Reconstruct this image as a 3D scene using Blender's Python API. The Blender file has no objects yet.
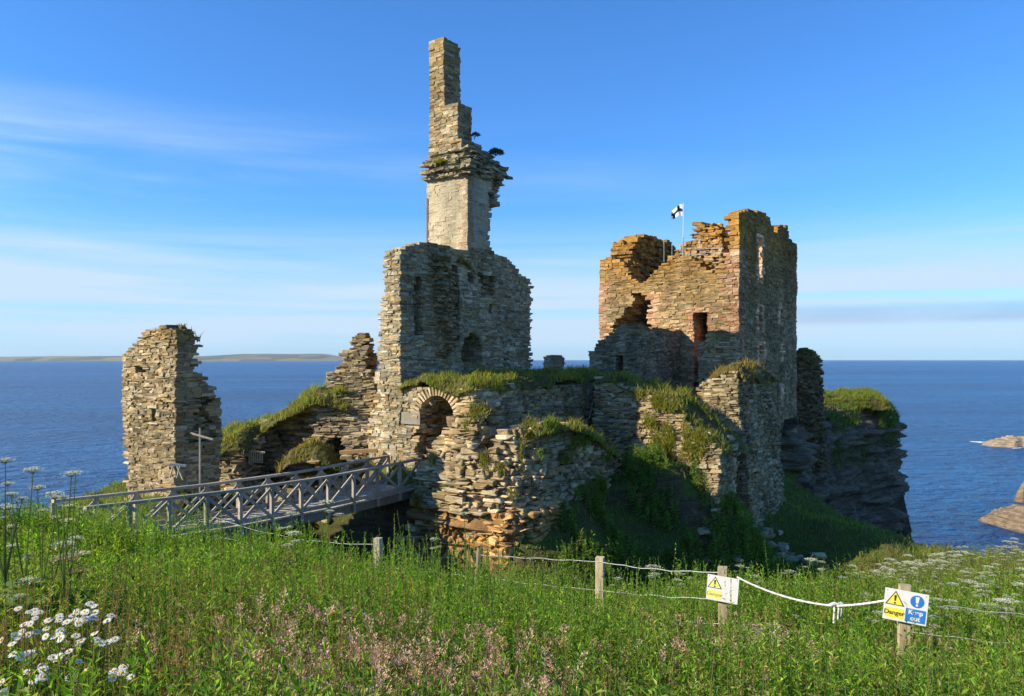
import bpy, math, numpy as np
from mathutils import Vector, Matrix
R = math.radians
S = bpy.context.scene
COL = S.collection
F = 800.0                      # focal length of the photograph in pixels; eye level is z = 0
HZ = 359.0

# ------------------------------------------------------------------ camera
cam_d = bpy.data.cameras.new('camera'); cam = bpy.data.objects.new('camera', cam_d); COL.objects.link(cam)
cam.location = (0, 0, 0); cam.rotation_euler = (R(90), 0, 0)
cam_d.sensor_width = 36; cam_d.lens = 36 * F / 1024
cam_d.shift_y = (HZ - 348) / 1024
cam_d.clip_start = 0.05; cam_d.clip_end = 60000
S.camera = cam

# ------------------------------------------------------------------ light
SUN = Vector((-0.969, -0.246, 0)).normalized()
ELEV = R(28)
sun_dir = Vector((SUN.x * math.cos(ELEV), SUN.y * math.cos(ELEV), math.sin(ELEV)))
ld = bpy.data.lights.new('sun', 'SUN'); ld.energy = 4.3; ld.angle = R(0.5); ld.color = (1.0, 0.87, 0.66)
lo = bpy.data.objects.new('sun', ld); COL.objects.link(lo)
lo.rotation_euler = sun_dir.to_track_quat('Z', 'Y').to_euler()
W = bpy.data.worlds.new('World'); S.world = W; W.use_nodes = True
nt = W.node_tree; nt.nodes.clear()
def wn(t, **k):
    n = nt.nodes.new(t)
    for a, b in k.items(): setattr(n, a, b)
    return n
sky = wn('ShaderNodeTexSky', sky_type='NISHITA', sun_disc=False)
sky.sun_elevation = ELEV; sky.sun_rotation = math.atan2(SUN.x, SUN.y)
sky.air_density = 1.0; sky.dust_density = 0.35; sky.ozone_density = 3.0; sky.altitude = 20
bg = wn('ShaderNodeBackground'); bg.inputs['Strength'].default_value = 0.073
wo = wn('ShaderNodeOutputWorld')
tc = wn('ShaderNodeTexCoord')
sep = wn('ShaderNodeSeparateXYZ'); nt.links.new(tc.outputs['Generated'], sep.inputs[0])
def wm(op, a, b=None, c=None, clamp=False):
    n = wn('ShaderNodeMath', operation=op); n.use_clamp = clamp
    for i, v in enumerate((a, b, c)):
        if v is None: continue
        if isinstance(v, (int, float)): n.inputs[i].default_value = v
        else: nt.links.new(v, n.inputs[i])
    return n.outputs[0]
az = wm('ARCTAN2', sep.outputs[0], sep.outputs[1])
el = sep.outputs[2]
def wnoise(sx, sy, off, scale=1.0, detail=5, rough=.55, dist=.6):
    cb = wn('ShaderNodeCombineXYZ')
    nt.links.new(wm('MULTIPLY', az, sx), cb.inputs[0]); nt.links.new(wm('MULTIPLY', el, sy), cb.inputs[1]); cb.inputs[2].default_value = off
    n = wn('ShaderNodeTexNoise'); n.inputs['Scale'].default_value = scale; n.inputs['Detail'].default_value = detail
    n.inputs['Roughness'].default_value = rough; n.inputs['Distortion'].default_value = dist
    nt.links.new(cb.outputs[0], n.inputs['Vector']); return n.outputs[0]
def mr(v, a, b, c=0., d=1.):
    n = wn('ShaderNodeMapRange', interpolation_type='SMOOTHSTEP')
    nt.links.new(v, n.inputs[0])
    for i, q in enumerate((a, b, c, d)): n.inputs[i + 1].default_value = q
    return n.outputs[0]
cir = mr(wnoise(1.3, 15, 3.7, dist=.25), .38, .80)                        # high streaks
cirmask = wm('MULTIPLY', mr(el, .02, .10), mr(el, .21, .30, 1., 0.))
cirside = mr(az, -.75, .25, 1.25, .12)
c1 = wm('MULTIPLY', wm('MULTIPLY', cir, cirmask), cirside)
low = mr(wnoise(1.1, 26, 9.1), .36, .66)
c2 = wm('MULTIPLY', low, wm('MULTIPLY', mr(el, .0, .03), mr(el, .08, .19, 1., 0.)))
veil = mr(el, .0, .20, .42, 0.)                                 # thin general veil low down, stronger to the left
veil = wm('MULTIPLY', veil, mr(az, -.7, .5, 1.25, 1.05))
fac = wm('ADD', wm('ADD', wm('MULTIPLY', c1, 1.15), wm('MULTIPLY', c2, .7)), veil, clamp=True)
tint = wn('ShaderNodeMix', data_type='RGBA', blend_type='MULTIPLY'); tint.inputs[0].default_value = 1
nt.links.new(sky.outputs[0], tint.inputs[6]); tint.inputs[7].default_value = (.47, .96, 1.50, 1)
mx = wn('ShaderNodeMix', data_type='RGBA'); nt.links.new(fac, mx.inputs[0]); nt.links.new(tint.outputs[2], mx.inputs[6])
mx.inputs[7].default_value = (4.0, 5.2, 6.5, 1)
# grey blue bank low on the right
bank = wm('MULTIPLY', wm('MULTIPLY', mr(el, .036, .046), mr(el, .056, .066, 1., 0.)), mr(az, .2, .42, 0., .55))
bank = wm('MULTIPLY', bank, mr(wnoise(3, 16, 1.3), .3, .6, .55, 1.))
mx2 = wn('ShaderNodeMix', data_type='RGBA'); nt.links.new(bank, mx2.inputs[0]); nt.links.new(mx.outputs[2], mx2.inputs[6])
mx2.inputs[7].default_value = (1.7, 3.0, 4.9, 1)
nt.links.new(mx2.outputs[2], bg.inputs[0]); nt.links.new(bg.outputs[0], wo.inputs[0])
S.view_settings.view_transform = 'Standard'; S.view_settings.look = 'None'
S.view_settings.exposure = 1.08; S.view_settings.gamma = 1.0; S.view_settings.use_curve_mapping = False
S.render.engine = 'CYCLES'; S.cycles.use_denoising = True
S.cycles.max_bounces = 5; S.cycles.diffuse_bounces = 3; S.cycles.glossy_bounces = 2; S.cycles.transmission_bounces = 2
S.cycles.volume_bounces = 0

# ------------------------------------------------------------------ helpers
def h3(ix, iy, iz, seed=0):
    n = (ix.astype(np.int64) * 73856093) ^ (iy.astype(np.int64) * 19349663) ^ (iz.astype(np.int64) * 83492791) ^ (seed * 2654435)
    n = (n ^ (n >> 13)) * 1274126177 & 0x7fffffff
    n = (n ^ (n >> 16)) * 668265263 & 0x7fffffff
    return ((n ^ (n >> 15)) & 0xffffff) / float(0xffffff)
def vn(x, y, z, seed=0):
    x, y, z = np.broadcast_arrays(np.asarray(x, float), np.asarray(y, float), np.asarray(z, float))
    fx, fy, fz = np.floor(x), np.floor(y), np.floor(z)
    tx, ty, tz = x - fx, y - fy, z - fz
    tx, ty, tz = [t * t * (3 - 2 * t) for t in (tx, ty, tz)]
    r = 0
    for dx in (0, 1):
        for dy in (0, 1):
            for dz in (0, 1):
                w = (tx if dx else 1 - tx) * (ty if dy else 1 - ty) * (tz if dz else 1 - tz)
                r = r + w * h3(fx + dx, fy + dy, fz + dz, seed)
    return r * 2 - 1
def fbm(x, y, z=0., o=4, seed=0):
    r = 0; a = .5
    x = np.asarray(x, float); y = np.asarray(y, float); z = np.asarray(z, float)
    for i in range(o):
        r = r + a * vn(x, y, z, seed + i * 7); x = x * 2.03; y = y * 2.03; z = z * 2.03; a *= .5
    return r
def sst(a, b, x):
    t = np.clip((x - a) / (b - a), 0, 1); return t * t * (3 - 2 * t)

def mk(name, V, faces, mat, parent=None, col=None, smooth=False, loc=None):
    """V (n,3); faces = list of int arrays (m,k); col (n,3) -> point colour attribute 'Col'"""
    V = np.asarray(V, np.float32)
    if loc is not None: V = V - np.asarray(loc, np.float32)
    me = bpy.data.meshes.new(name)
    faces = [f for f in faces if len(f)]
    loops = np.concatenate([f.ravel() for f in faces]).astype(np.int32)
    tot = np.concatenate([np.full(len(f), f.shape[1]) for f in faces]).astype(np.int32)
    st = np.concatenate([[0], np.cumsum(tot)[:-1]]).astype(np.int32)
    me.vertices.add(len(V)); me.vertices.foreach_set('co', V.ravel())
    me.loops.add(len(loops)); me.loops.foreach_set('vertex_index', loops)
    me.polygons.add(len(tot)); me.polygons.foreach_set('loop_start', st)
    try: me.polygons.foreach_set('loop_total', tot)
    except Exception: pass
    me.polygons.foreach_set('use_smooth', np.full(len(tot), bool(smooth)))
    me.update(calc_edges=True)
    if col is not None:
        a = me.color_attributes.new('Col', 'FLOAT_COLOR', 'POINT')
        c = np.ones((len(V), 4), np.float32); c[:, :3] = col; a.data.foreach_set('color', c.ravel())
    for m in (mat if isinstance(mat, (list, tuple)) else [mat]): me.materials.append(m)
    o = bpy.data.objects.new(name, me); COL.objects.link(o)
    if parent is not None:
        o.parent = parent
        if loc is not None: o.location = loc
        o.matrix_parent_inverse = Matrix.Identity(4)
    elif loc is not None: o.location = loc
    return o
def tag(o, label=None, cat=None, group=None, kind=None):
    if label: o['label'] = label
    if cat: o['category'] = cat
    if group: o['group'] = group
    if kind: o['kind'] = kind
    return o
def thing(name, label, cat, loc=(0, 0, 0), group=None):
    o = bpy.data.objects.new(name, None); COL.objects.link(o); o.location = loc; o.empty_display_size = .3
    return tag(o, label, cat, group)
def child(name, V, faces, mat, par, **k):
    """vertices in world space, parented to an unrotated empty"""
    V = np.asarray(V, float) - np.array(par.matrix_basis.translation if True else 0)
    return mk(name, V, faces, mat, par, **k)

class MB:
    def __init__(s): s.V = []; s.Q = []; s.C = []; s.n = 0
    def add(s, V, Q, c=(1, 1, 1)):
        V = np.asarray(V, float); s.V.append(V); s.Q.append(np.asarray(Q) + s.n); s.n += len(V)
        s.C.append(np.tile(np.asarray(c, float), (len(V), 1)) if np.ndim(c) == 1 else c); return s
    def beam(s, p, q, w, h, up=(0, 0, 1), c=(1, 1, 1), bev=.006):
        p = np.asarray(p, float); q = np.asarray(q, float); d = q - p; L = np.linalg.norm(d); d /= L
        x = np.cross(d, up); 
        if np.linalg.norm(x) < 1e-4: x = np.cross(d, (0, 1, 0))
        x /= np.linalg.norm(x); y = np.cross(x, d)
        w /= 2; h /= 2; b = min(bev, w * .4, h * .4)
        ring = [(-w, -h + b), (-w + b, -h), (w - b, -h), (w, -h + b), (w, h - b), (w - b, h), (-w + b, h), (-w, h - b)]
        V = [p + x * a + y * e for a, e in ring] + [q + x * a + y * e for a, e in ring]
        Q = [[i, i + 8, (i + 1) % 8 + 8, (i + 1) % 8] for i in range(8)]
        Q += [[0, 1, 2, 3], [0, 3, 4, 7], [4, 5, 6, 7], [8 + 3, 8 + 2, 8 + 1, 8], [15, 12, 11, 8], [15, 14, 13, 12]]
        return s.add(V, Q, c)
    def tube(s, pts, r, n=6, c=(1, 1, 1)):
        pts = np.asarray(pts, float); m = len(pts); r = np.broadcast_to(r, (m,))
        T = np.gradient(pts, axis=0); T /= np.linalg.norm(T, axis=1)[:, None] + 1e-9
        ref = np.array((0, 0, 1.)) if abs(T[:, 2]).mean() < .8 else np.array((1., 0, 0))
        X = np.cross(T, ref); X /= np.linalg.norm(X, axis=1)[:, None]; Y = np.cross(X, T)
        a = np.arange(n) * 2 * np.pi / n
        V = pts[:, None] + r[:, None, None] * (np.cos(a)[None, :, None] * X[:, None] + np.sin(a)[None, :, None] * Y[:, None])
        Q = [[i * n + j, i * n + (j + 1) % n, (i + 1) * n + (j + 1) % n, (i + 1) * n + j] for i in range(m - 1) for j in range(n)]
        return s.add(V.reshape(-1, 3), Q, c)
    def build(s, name, mat, parent=None, smooth=False):
        V = np.concatenate(s.V)
        if parent is not None: V = V - np.array(parent.location)
        return mk(name, V, [np.concatenate(s.Q)], mat, parent, col=np.concatenate(s.C), smooth=smooth)

# ------------------------------------------------------------------ materials
def newmat(name):
    m = bpy.data.materials.new(name); m.use_nodes = True; t = m.node_tree; t.nodes.clear()
    o = t.nodes.new('ShaderNodeOutputMaterial'); b = t.nodes.new('ShaderNodeBsdfPrincipled'); t.links.new(b.outputs[0], o.inputs[0])
    return m, t, b
class NT:
    def __init__(s, t): s.t = t
    def n(s, ty, ins=None, **k):
        n = s.t.nodes.new(ty)
        for a, b in k.items(): setattr(n, a, b)
        for i, v in (ins or {}).items():
            if hasattr(v, 'is_output') or isinstance(v, bpy.types.NodeSocket): s.t.links.new(v, n.inputs[i])
            else: n.inputs[i].default_value = v
        return n
    def noise(s, vec, scale, detail=4, rough=.55, dist=0, dim='3D'):
        return s.n('ShaderNodeTexNoise', {'Vector': vec, 'Scale': scale, 'Detail': detail, 'Roughness': rough, 'Distortion': dist})
    def ramp(s, v, a, b, c=0., d=1.):
        return s.n('ShaderNodeMapRange', {0: v, 1: a, 2: b, 3: c, 4: d}).outputs[0]
    def mix(s, f, a, b, mode='MIX'):
        return s.n('ShaderNodeMix', {0: f, 6: a, 7: b}, data_type='RGBA', blend_type=mode).outputs[2]
    def math(s, op, a, b=0.):
        return s.n('ShaderNodeMath', {0: a, 1: b}, operation=op).outputs[0]
    def pos(s): return s.n('ShaderNodeNewGeometry').outputs['Position']
    def bump(s, h, st, dist, b):
        bp = s.n('ShaderNodeBump', {'Height': h, 'Strength': st, 'Distance': dist}); s.t.links.new(bp.outputs[0], b.inputs['Normal']); return bp

def stone_mat(name, lichen=(.30, .19, .05), lich=.4, white=.18, fine=7., lt=(.52, .66)):
    m, t, b = newmat(name); g = NT(t); p = g.pos()
    at = g.n('ShaderNodeAttribute', attribute_name='Col').outputs['Color']
    sc = g.n('ShaderNodeVectorMath', {0: p, 1: (1, 1, 3.2)}, operation='MULTIPLY').outputs[0]
    n1 = g.noise(sc, fine, 6, .65); n2 = g.noise(p, 1.1, 4, .6); n3 = g.noise(p, 22, 3, .6); n4 = g.noise(p, 2.7, 5, .7)
    c = g.mix(1., at, g.n('ShaderNodeCombineColor', {0: g.ramp(n1.outputs[0], .25, .75, .55, 1.4), 1: g.ramp(n1.outputs[0], .25, .75, .55, 1.4), 2: g.ramp(n1.outputs[0], .25, .75, .58, 1.35)}).outputs[0], 'MULTIPLY')
    c = g.mix(g.math('MULTIPLY', g.ramp(n4.outputs[0], *lt), lich), c, lichen + (1,))
    c = g.mix(g.math('MULTIPLY', g.math('MULTIPLY', g.ramp(n3.outputs[0], .58, .66), g.ramp(n2.outputs[0], .45, .6)), white), c, (.5, .49, .43, 1))
    n5 = g.noise(g.n('ShaderNodeVectorMath', {0: p, 1: (1, 1, .45)}, operation='MULTIPLY').outputs[0], .55, 6, .65, .4)
    c = g.mix(1., c, g.mix(g.ramp(n5.outputs[0], .36, .66), (.66, .63, .52, 1), (1.3, 1.2, 1.02, 1)), 'MULTIPLY')
    t.links.new(c, b.inputs['Base Color']); b.inputs['Roughness'].default_value = .93; b.inputs['Specular IOR Level'].default_value = .11
    h = g.math('ADD', n1.outputs[0], g.math('MULTIPLY', n3.outputs[0], .4))
    g.bump(h, .8, .05, b)
    return m
M = {}
M['stone'] = stone_mat('rubble stone')
M['lichen_stone'] = stone_mat('lichened stone', (.33, .19, .035), .6, .2)
M['red_stone'] = stone_mat('red sandstone', (.3, .2, .1), .15, .2)
M['lime'] = stone_mat('lime rendered stone', (.44, .40, .32), .92, .4, 2.5, (.36, .52))

M['ochre_stone'] = stone_mat('ochre sandstone blocks', (.3, .19, .08), .4, .1, 3.5)

def plain(name, c, rough=.8, var=.25, scale=8, bump=.2, metal=0):
    m, t, b = newmat(name); g = NT(t); p = g.n('ShaderNodeTexCoord').outputs['Object']
    n = g.noise(p, scale, 5, .6)
    t.links.new(g.mix(g.ramp(n.outputs[0], .3, .7), tuple(x * (1 - var) for x in c) + (1,), tuple(min(1, x * (1 + var)) for x in c) + (1,)), b.inputs['Base Color'])
    b.inputs['Roughness'].default_value = rough; b.inputs['Metallic'].default_value = metal; g.bump(n.outputs[0], bump, .01, b)
    return m
def wood_mat(name, c, var=.35):
    m, t, b = newmat(name); g = NT(t); p = g.n('ShaderNodeTexCoord').outputs['Object']
    n = g.noise(g.n('ShaderNodeVectorMath', {0: p, 1: (9, 9, 1.5)}, operation='MULTIPLY').outputs[0], 3, 5, .7); n2 = g.noise(p, 2.3, 4, .6)
    v = g.math('ADD', g.math('MULTIPLY', n.outputs[0], .6), g.math('MULTIPLY', n2.outputs[0], .4))
    at = g.n('ShaderNodeAttribute', attribute_name='Col').outputs['Color']
    cc = g.mix(g.ramp(v, .35, .65), tuple(x * (1 - var) for x in c) + (1,), tuple(x * (1 + var) for x in c) + (1,))
    t.links.new(g.mix(1., cc, at, 'MULTIPLY'), b.inputs['Base Color'])
    b.inputs['Roughness'].default_value = .85; g.bump(n.outputs[0], .4, .01, b); return m
M['grey_wood'] = wood_mat('weathered grey timber', (.30, .265, .205))
M['post_wood'] = wood_mat('fence post timber', (.36, .31, .2))
M['metal'] = plain('galvanised metal', (.42, .45, .47), .5, .15, 20, .05, .4)
M['wire'] = plain('pale wire', (.40, .41, .41), .5, .1)
M['rope'] = plain('white rope', (.58, .58, .54), .9, .2, 60, .6)
M['white_paint'] = plain('white sign board', (.60, .61, .60), .95, .08, 14, 0.0)
M['yellow_paint'] = plain('yellow sign paint', (.80, .66, .05), .5, .08, 8, .02)
M['pale_yellow'] = plain('faded yellow sign paint', (.78, .72, .18), .5, .1, 8, .02)
M['blue_paint'] = plain('blue sign paint', (.02, .16, .52), .5, .08, 8, .02)
M['black_paint'] = plain('black sign print', (.03, .03, .03), .5, .1)
M['flag_white'] = plain('white flag cloth', (.8, .8, .8), .9, .05); M['flag_black'] = plain('black flag cloth', (.02, .02, .025), .9, .1)

def leaf_mat(name, trans=.35, rough=.6):
    m, t, b = newmat(name); g = NT(t)
    at = g.n('ShaderNodeAttribute', attribute_name='Col').outputs['Color']
    t.links.new(at, b.inputs['Base Color']); b.inputs['Roughness'].default_value = rough; b.inputs['Specular IOR Level'].default_value = .25
    tr = g.n('ShaderNodeBsdfTranslucent'); br = g.mix(1., at, (1.7, 1.8, .7, 1), 'MULTIPLY'); t.links.new(br, tr.inputs[0])
    ms = g.n('ShaderNodeMixShader', {0: trans}); t.links.new(b.outputs[0], ms.inputs[1]); t.links.new(tr.outputs[0], ms.inputs[2])
    t.links.new(ms.outputs[0], [n for n in t.nodes if n.type == 'OUTPUT_MATERIAL'][0].inputs[0]); return m
M['leaf'] = leaf_mat('green leaves', .42); M['petal'] = leaf_mat('flower petals', .25, .7)

def ground_mat():
    m, t, b = newmat('turf soil and rock'); g = NT(t); p = g.pos()
    nz = g.n('ShaderNodeSeparateXYZ', {0: g.n('ShaderNodeNewGeometry').outputs['True Normal']}).outputs[2]
    n1 = g.noise(p, .8, 6, .65); n2 = g.noise(p, 6, 6, .7); n3 = g.noise(g.n('ShaderNodeVectorMath', {0: p, 1: (.35, .35, 3.5)}, operation='MULTIPLY').outputs[0], 1.3, 7, .65, 1.2)
    grass = g.mix(g.ramp(n2.outputs[0], .3, .7), (.045, .085, .014, 1), (.12, .14, .03, 1))
    grass = g.mix(g.ramp(n1.outputs[0], .45, .65), grass, (.10, .08, .03, 1))
    rock = g.mix(g.ramp(n3.outputs[0], .3, .7), (.035, .026, .018, 1), (.16, .11, .065, 1))
    rock = g.mix(g.ramp(n2.outputs[0], .55, .75), rock, (.22, .17, .11, 1))
    f = g.ramp(g.math('ADD', nz, g.math('ADD', g.math('MULTIPLY', g.math('SUBTRACT', n1.outputs[0], .5), .25), g.math('MULTIPLY', g.math('SUBTRACT', n3.outputs[0], .5), .6))), .44, .60)
    t.links.new(g.mix(f, rock, grass), b.inputs['Base Color']); b.inputs['Roughness'].default_value = .95; b.inputs['Specular IOR Level'].default_value = .15
    g.bump(g.math('ADD', n3.outputs[0], g.math('MULTIPLY', n2.outputs[0], .4)), .9, .25, b); return m
M['ground'] = ground_mat()
def cliff_mat(name, a, bb, cc):
    m, t, b = newmat(name); g = NT(t); p = g.pos()
    n3 = g.noise(g.n('ShaderNodeVectorMath', {0: p, 1: (.5, .5, 3.5)}, operation='MULTIPLY').outputs[0], 1.8, 8, .7, .8); n2 = g.noise(p, 5, 6, .7); n1 = g.noise(p, .7, 3, .5)
    c = g.mix(g.ramp(n3.outputs[0], .3, .68), a + (1,), bb + (1,)); c = g.mix(g.ramp(n2.outputs[0], .55, .72), c, cc + (1,))
    c = g.mix(g.ramp(n1.outputs[0], .5, .7, 0, .5), c, a + (1,))
    t.links.new(c, b.inputs['Base Color']); b.inputs['Roughness'].default_value = .95; b.inputs['Specular IOR Level'].default_value = .15
    g.bump(g.math('ADD', n3.outputs[0], g.math('MULTIPLY', n2.outputs[0], .5)), .9, .2, b); return m
M['ochre'] = cliff_mat('ochre sandstone', (.17, .095, .04), (.40, .25, .11), (.46, .33, .17))
M['dark_rock'] = cliff_mat('dark shore rock', (.06, .045, .03), (.30, .225, .14), (.36, .29, .19))
M['shore_rock'] = cliff_mat('pale shore rock', (.16, .12, .08), (.38, .3, .2), (.45, .38, .28))

def sea_mat():
    m, t, b = newmat('sea water'); g = NT(t); p = g.pos()
    v = g.n('ShaderNodeVectorMath', {0: p, 1: (.55, 1, 1)}, operation='MULTIPLY').outputs[0]
    a = g.noise(v, .05, 4, .6, .6); c = g.noise(v, .35, 5, .62, .5); d = g.noise(v, 1.6, 4, .6)
    big = g.noise(g.n('ShaderNodeVectorMath', {0: p, 1: (.2, 1, 1)}, operation='MULTIPLY').outputs[0], .012, 5, .6, .5)
    col = g.mix(g.ramp(big.outputs[0], .38, .64), (.003, .075, .23, 1), (.008, .135, .37, 1))
    t.links.new(col, b.inputs['Base Color']); b.inputs['Roughness'].default_value = .28; b.inputs['IOR'].default_value = 1.33; b.inputs['Specular IOR Level'].default_value = .2
    h = g.math('ADD', g.math('MULTIPLY', a.outputs[0], 3.0), g.math('ADD', g.math('MULTIPLY', c.outputs[0], 2.4), g.math('MULTIPLY', d.outputs[0], .3)))
    g.bump(h, 1., 4., b); return m
M['sea'] = sea_mat()

# ------------------------------------------------------------------ frames
ca, sa = math.cos(R(36)), math.sin(R(36))
OX, OY = -4.06, 29.0
def f2w(u, v):
    return OX + ca * u + sa * v, OY - sa * u + ca * v
def w2f(x, y):
    x = x - OX; y = y - OY
    return ca * x - sa * y, sa * x + ca * y
def n1(px, py, v):            # a point seen on a wall plane that faces front left
    k = (px - 512) / F; u = (k * (OY + ca * v) - OX - sa * v) / (ca + k * sa)
    return u, -(py - HZ) / F * (OY - sa * u + ca * v)
def n2(px, py, u):            # a point seen on a wall plane that faces right
    k = (px - 512) / F; v = (k * (OY - sa * u) - OX - ca * u) / (sa - k * ca)
    return v, -(py - HZ) / F * (OY - sa * u + ca * v)
def prof1(v, pts):
    a = sorted(n1(x, y, v) for x, y in pts); us = np.array([p[0] for p in a]); zs = np.array([p[1] for p in a])
    return lambda u: np.interp(u, us, zs)
def prof2(u, pts):
    a = sorted(n2(x, y, u) for x, y in pts); vs = np.array([p[0] for p in a]); zs = np.array([p[1] for p in a])
    return lambda v: np.interp(v, vs, zs)
def P(px, py, Y): return ((px - 512) / F * Y, Y, -(py - HZ) / F * Y)

# ------------------------------------------------------------------ terrain
cp = []
def Hhead(x, y):
    h = 1.6 + .0 * y if y < 1.5 else 1.25 + .22 * min(y, 10) + .12 * max(0, y - 10)
    return h + .08 * max(min(x, 9), -2)
for X in np.arange(-24, 37, 4.0):
    for Y in list(np.arange(-10, 11, 3.5)):
        hx = X if Y > 2 else X
        z = -Hhead(min(max(hx, -10), 12), Y)
        if X < -12: z -= .25 * (-12 - X)
        cp.append((X, Y, z))
cp += [(-10.4, 18, -3.95), (-10.4, 14, -3.6), (-13, 17, -4.2), (-7, 18, -4.4), (-7, 14, -3.95), (-4, 16, -4.35), (-9.6, 19.2, -4.5),
       (-2.5, 15, -4.4), (-.5, 14.3, -4.65), (0, 12, -4.05), (1.4, 13, -4.5), (2.75, 10.6, -4.15), (4.4, 9, -3.8), (3, 13.8, -4.6), (5, 14.3, -4.65), (8.8, 16, -5.1), (13, 24, -6.35), (20, 24, -6.2), (14, 18, -5.3), (26, 22, -6.4), (36, 24, -7),
       (20, 18, -5.3), (30, 16, -5.4), (11, 20.5, -6.0), (6, 17, -5.1), (9, 18.3, -5.5), (4, 16.5, -4.95),
       (-9.0, 21.6, -10), (-7, 23, -9.5), (-4.3, 22, -9), (-1, 19.5, -8), (1.5, 19, -7.6), (3, 20, -7.4), (5.5, 21.2, -8.0), (-2, 24.5, -8.4), (-6, 26.4, -9.5), (-7.3, 27.3, -9.2), (-4.4, 26.6, -9), (-7.5, 23.9, -9.4), (-12, 22.5, -9.5), (-11.5, 24.6, -4.2), (-10, 24.3, -4.2), (-9.3, 25.2, -4.5),
       (-12.4, 26.4, -4.6), (-10.7, 25.9, -4.6), (-9.6, 27.2, -4.7), (-9.1, 25.5, -5.4), (-13.6, 27.5, -4.7), (-15, 29.3, -5.2), (-12, 29, -5.0), (-14, 33, -5), (-10, 30, -4.9), (-7.5, 29.6, -4.6), (-5, 28.7, -4.7), (-4, 28, -4.7), (-2.5, 27.6, -4.8), (-17, 31, -5.4), (-10, 33, -4.2), (-7, 32, -3.8),
       (-5, 34, -2.5), (-10, 36, -3.5), (0, 36, -1.4), (-2, 38, -1.5), (3, 37, -1.5), (6, 37, -1.7), (9, 36, -3.8), (0, 31, -2), (-1, 29, -2.6), (2, 33, -2), (8, 43, -2), (12, 46, -2), (4, 44, -2),
       (4.4, 31.8, -4.4), (3.6, 28.5, -5.4), (5, 29, -6.4), (5, 27, -7.2), (3.4, 24.2, -7.4), (7, 30, -7.2), (9, 32, -6.2), (7, 26, -8.4), (10, 29, -8.2), (9, 24, -8.2), (11, 31, -7.8), (12.8, 32.3, -6.5), (13, 35, -7.0), (16, 39, -7.5),
       (0, 25, -5.6), (2, 27, -4.5),
       (14, 42, -5.6), (12.5, 38, -5.6), (16, 45, -5.8), (17, 49.5, -3.8), (22.5, 56, -2.7), (27.5, 58, -2.7), (24, 62, -2.8), (19, 57, -2.3), (28.6, 61, -3.2), (14, 54, -2.5),
       (14.6, 31, -7.2), (17, 29, -7.3), (14, 27.5, -7.6), (18, 25.5, -6.7)]
cp = np.array(cp, float)
def rbf_fit(p):
    d = np.linalg.norm(p[:, None, :2] - p[None, :, :2], axis=2)
    n = len(p); A = np.zeros((n + 1, n + 1)); A[:n, :n] = d - np.eye(n) * .02; A[:n, n] = A[n, :n] = 1
    b = np.zeros(n + 1); b[:n] = p[:, 2]
    return np.linalg.solve(A, b)
wr = rbf_fit(cp)
def rbf(x, y):
    out = np.zeros(x.shape)
    for i in range(len(cp)): out += wr[i] * np.hypot(x - cp[i, 0], y - cp[i, 1])
    return out + wr[-1]
LAND = np.array([(-90, -30), (-90, 8), (-40, 13), (-22, 17), (-14, 19.5), (-10.5, 20.8), (-8.6, 20.5), (-8.3, 22.5), (-8.4, 23.4), (-12.8, 23.3), (-14.8, 25), (-18, 31), (-17, 35), (-12, 40), (-5, 44), (0, 50), (6, 56), (15, 64), (24, 68),
                 (29.4, 65), (29.2, 60), (27.2, 57), (23, 54.4), (19.5, 50.5), (16.4, 45.5), (15.0, 40), (15.4, 36.5), (15.8, 33), (19, 29.8), (22, 28), (28, 26.5), (45, 27), (90, 22), (90, -30)])
def sdf(x, y, poly):
    d = np.full(x.shape, 1e9); ins = np.zeros(x.shape, bool); n = len(poly)
    for i in range(n):
        ax, ay = poly[i]; bx, by = poly[(i + 1) % n]; ex, ey = bx - ax, by - ay
        t = np.clip(((x - ax) * ex + (y - ay) * ey) / (ex * ex + ey * ey), 0, 1)
        d = np.minimum(d, np.hypot(x - ax - t * ex, y - ay - t * ey))
        cond = ((ay > y) != (by > y)) & (x < (bx - ax) * (y - ay) / (by - ay + 1e-12) + ax); ins ^= cond
    return np.where(ins, d, -d)
gx = np.arange(-46, 52.01, .25); gy = np.arange(-10, 72.01, .25)
GX, GY = np.meshgrid(gx, gy)
GZ = rbf(GX, GY) + .22 * fbm(GX * .5, GY * .5, 0, 4, 3) + .35 * fbm(GX * .9, GY * .9, 3., 3, 9) * sst(17, 22, GY)
sd = sdf(GX, GY, LAND) + 1.1 * fbm(GX * .35, GY * .35, 7., 4, 5)
# grassy bank behind the rampart, running down to the gully
_bu, _bv = w2f(GX, GY)
_rz = np.interp(_bv, [-.5, .6, 2.0, 3.0, 3.7, 5.0, 6.75, 8.5, 10.5], [-2.6, -1.95, -2.1, -2.5, -2.87, -3.5, -4.1, -4.6, -5.6])
_ue = 6.1 + np.interp(_bv, [0, 3, 5, 7, 10], [-.1, .2, 1.1, 2.4, 2.8])
_rz = _rz - 1.35 * np.maximum(0, _bu - _ue) + .35 * fbm(_bu * .7, _bv * .7, 4., 4, 78)
_w = sst(4.0, 4.9, _bu) * sst(.6 + 2.6 * sst(5.1, 5.6, _bu), 1.4 + 5.0 * sst(5.1, 5.6, _bu), _bv) * (1 - sst(8, 11, _bv))
GZ = GZ + (np.maximum(_rz + .2 * fbm(GX * .8, GY * .8, 5., 3, 77), GZ) - GZ) * _w
far_ = sst(19, 22, GX) * sst(46, 50, GY)
k = 1 - (sst(-1.8, .35, sd) * (1 - far_) + far_ * sst(-1.8, 2.2, sd) ** .6)
GZ = GZ * (1 - k) + (-23) * k
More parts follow.
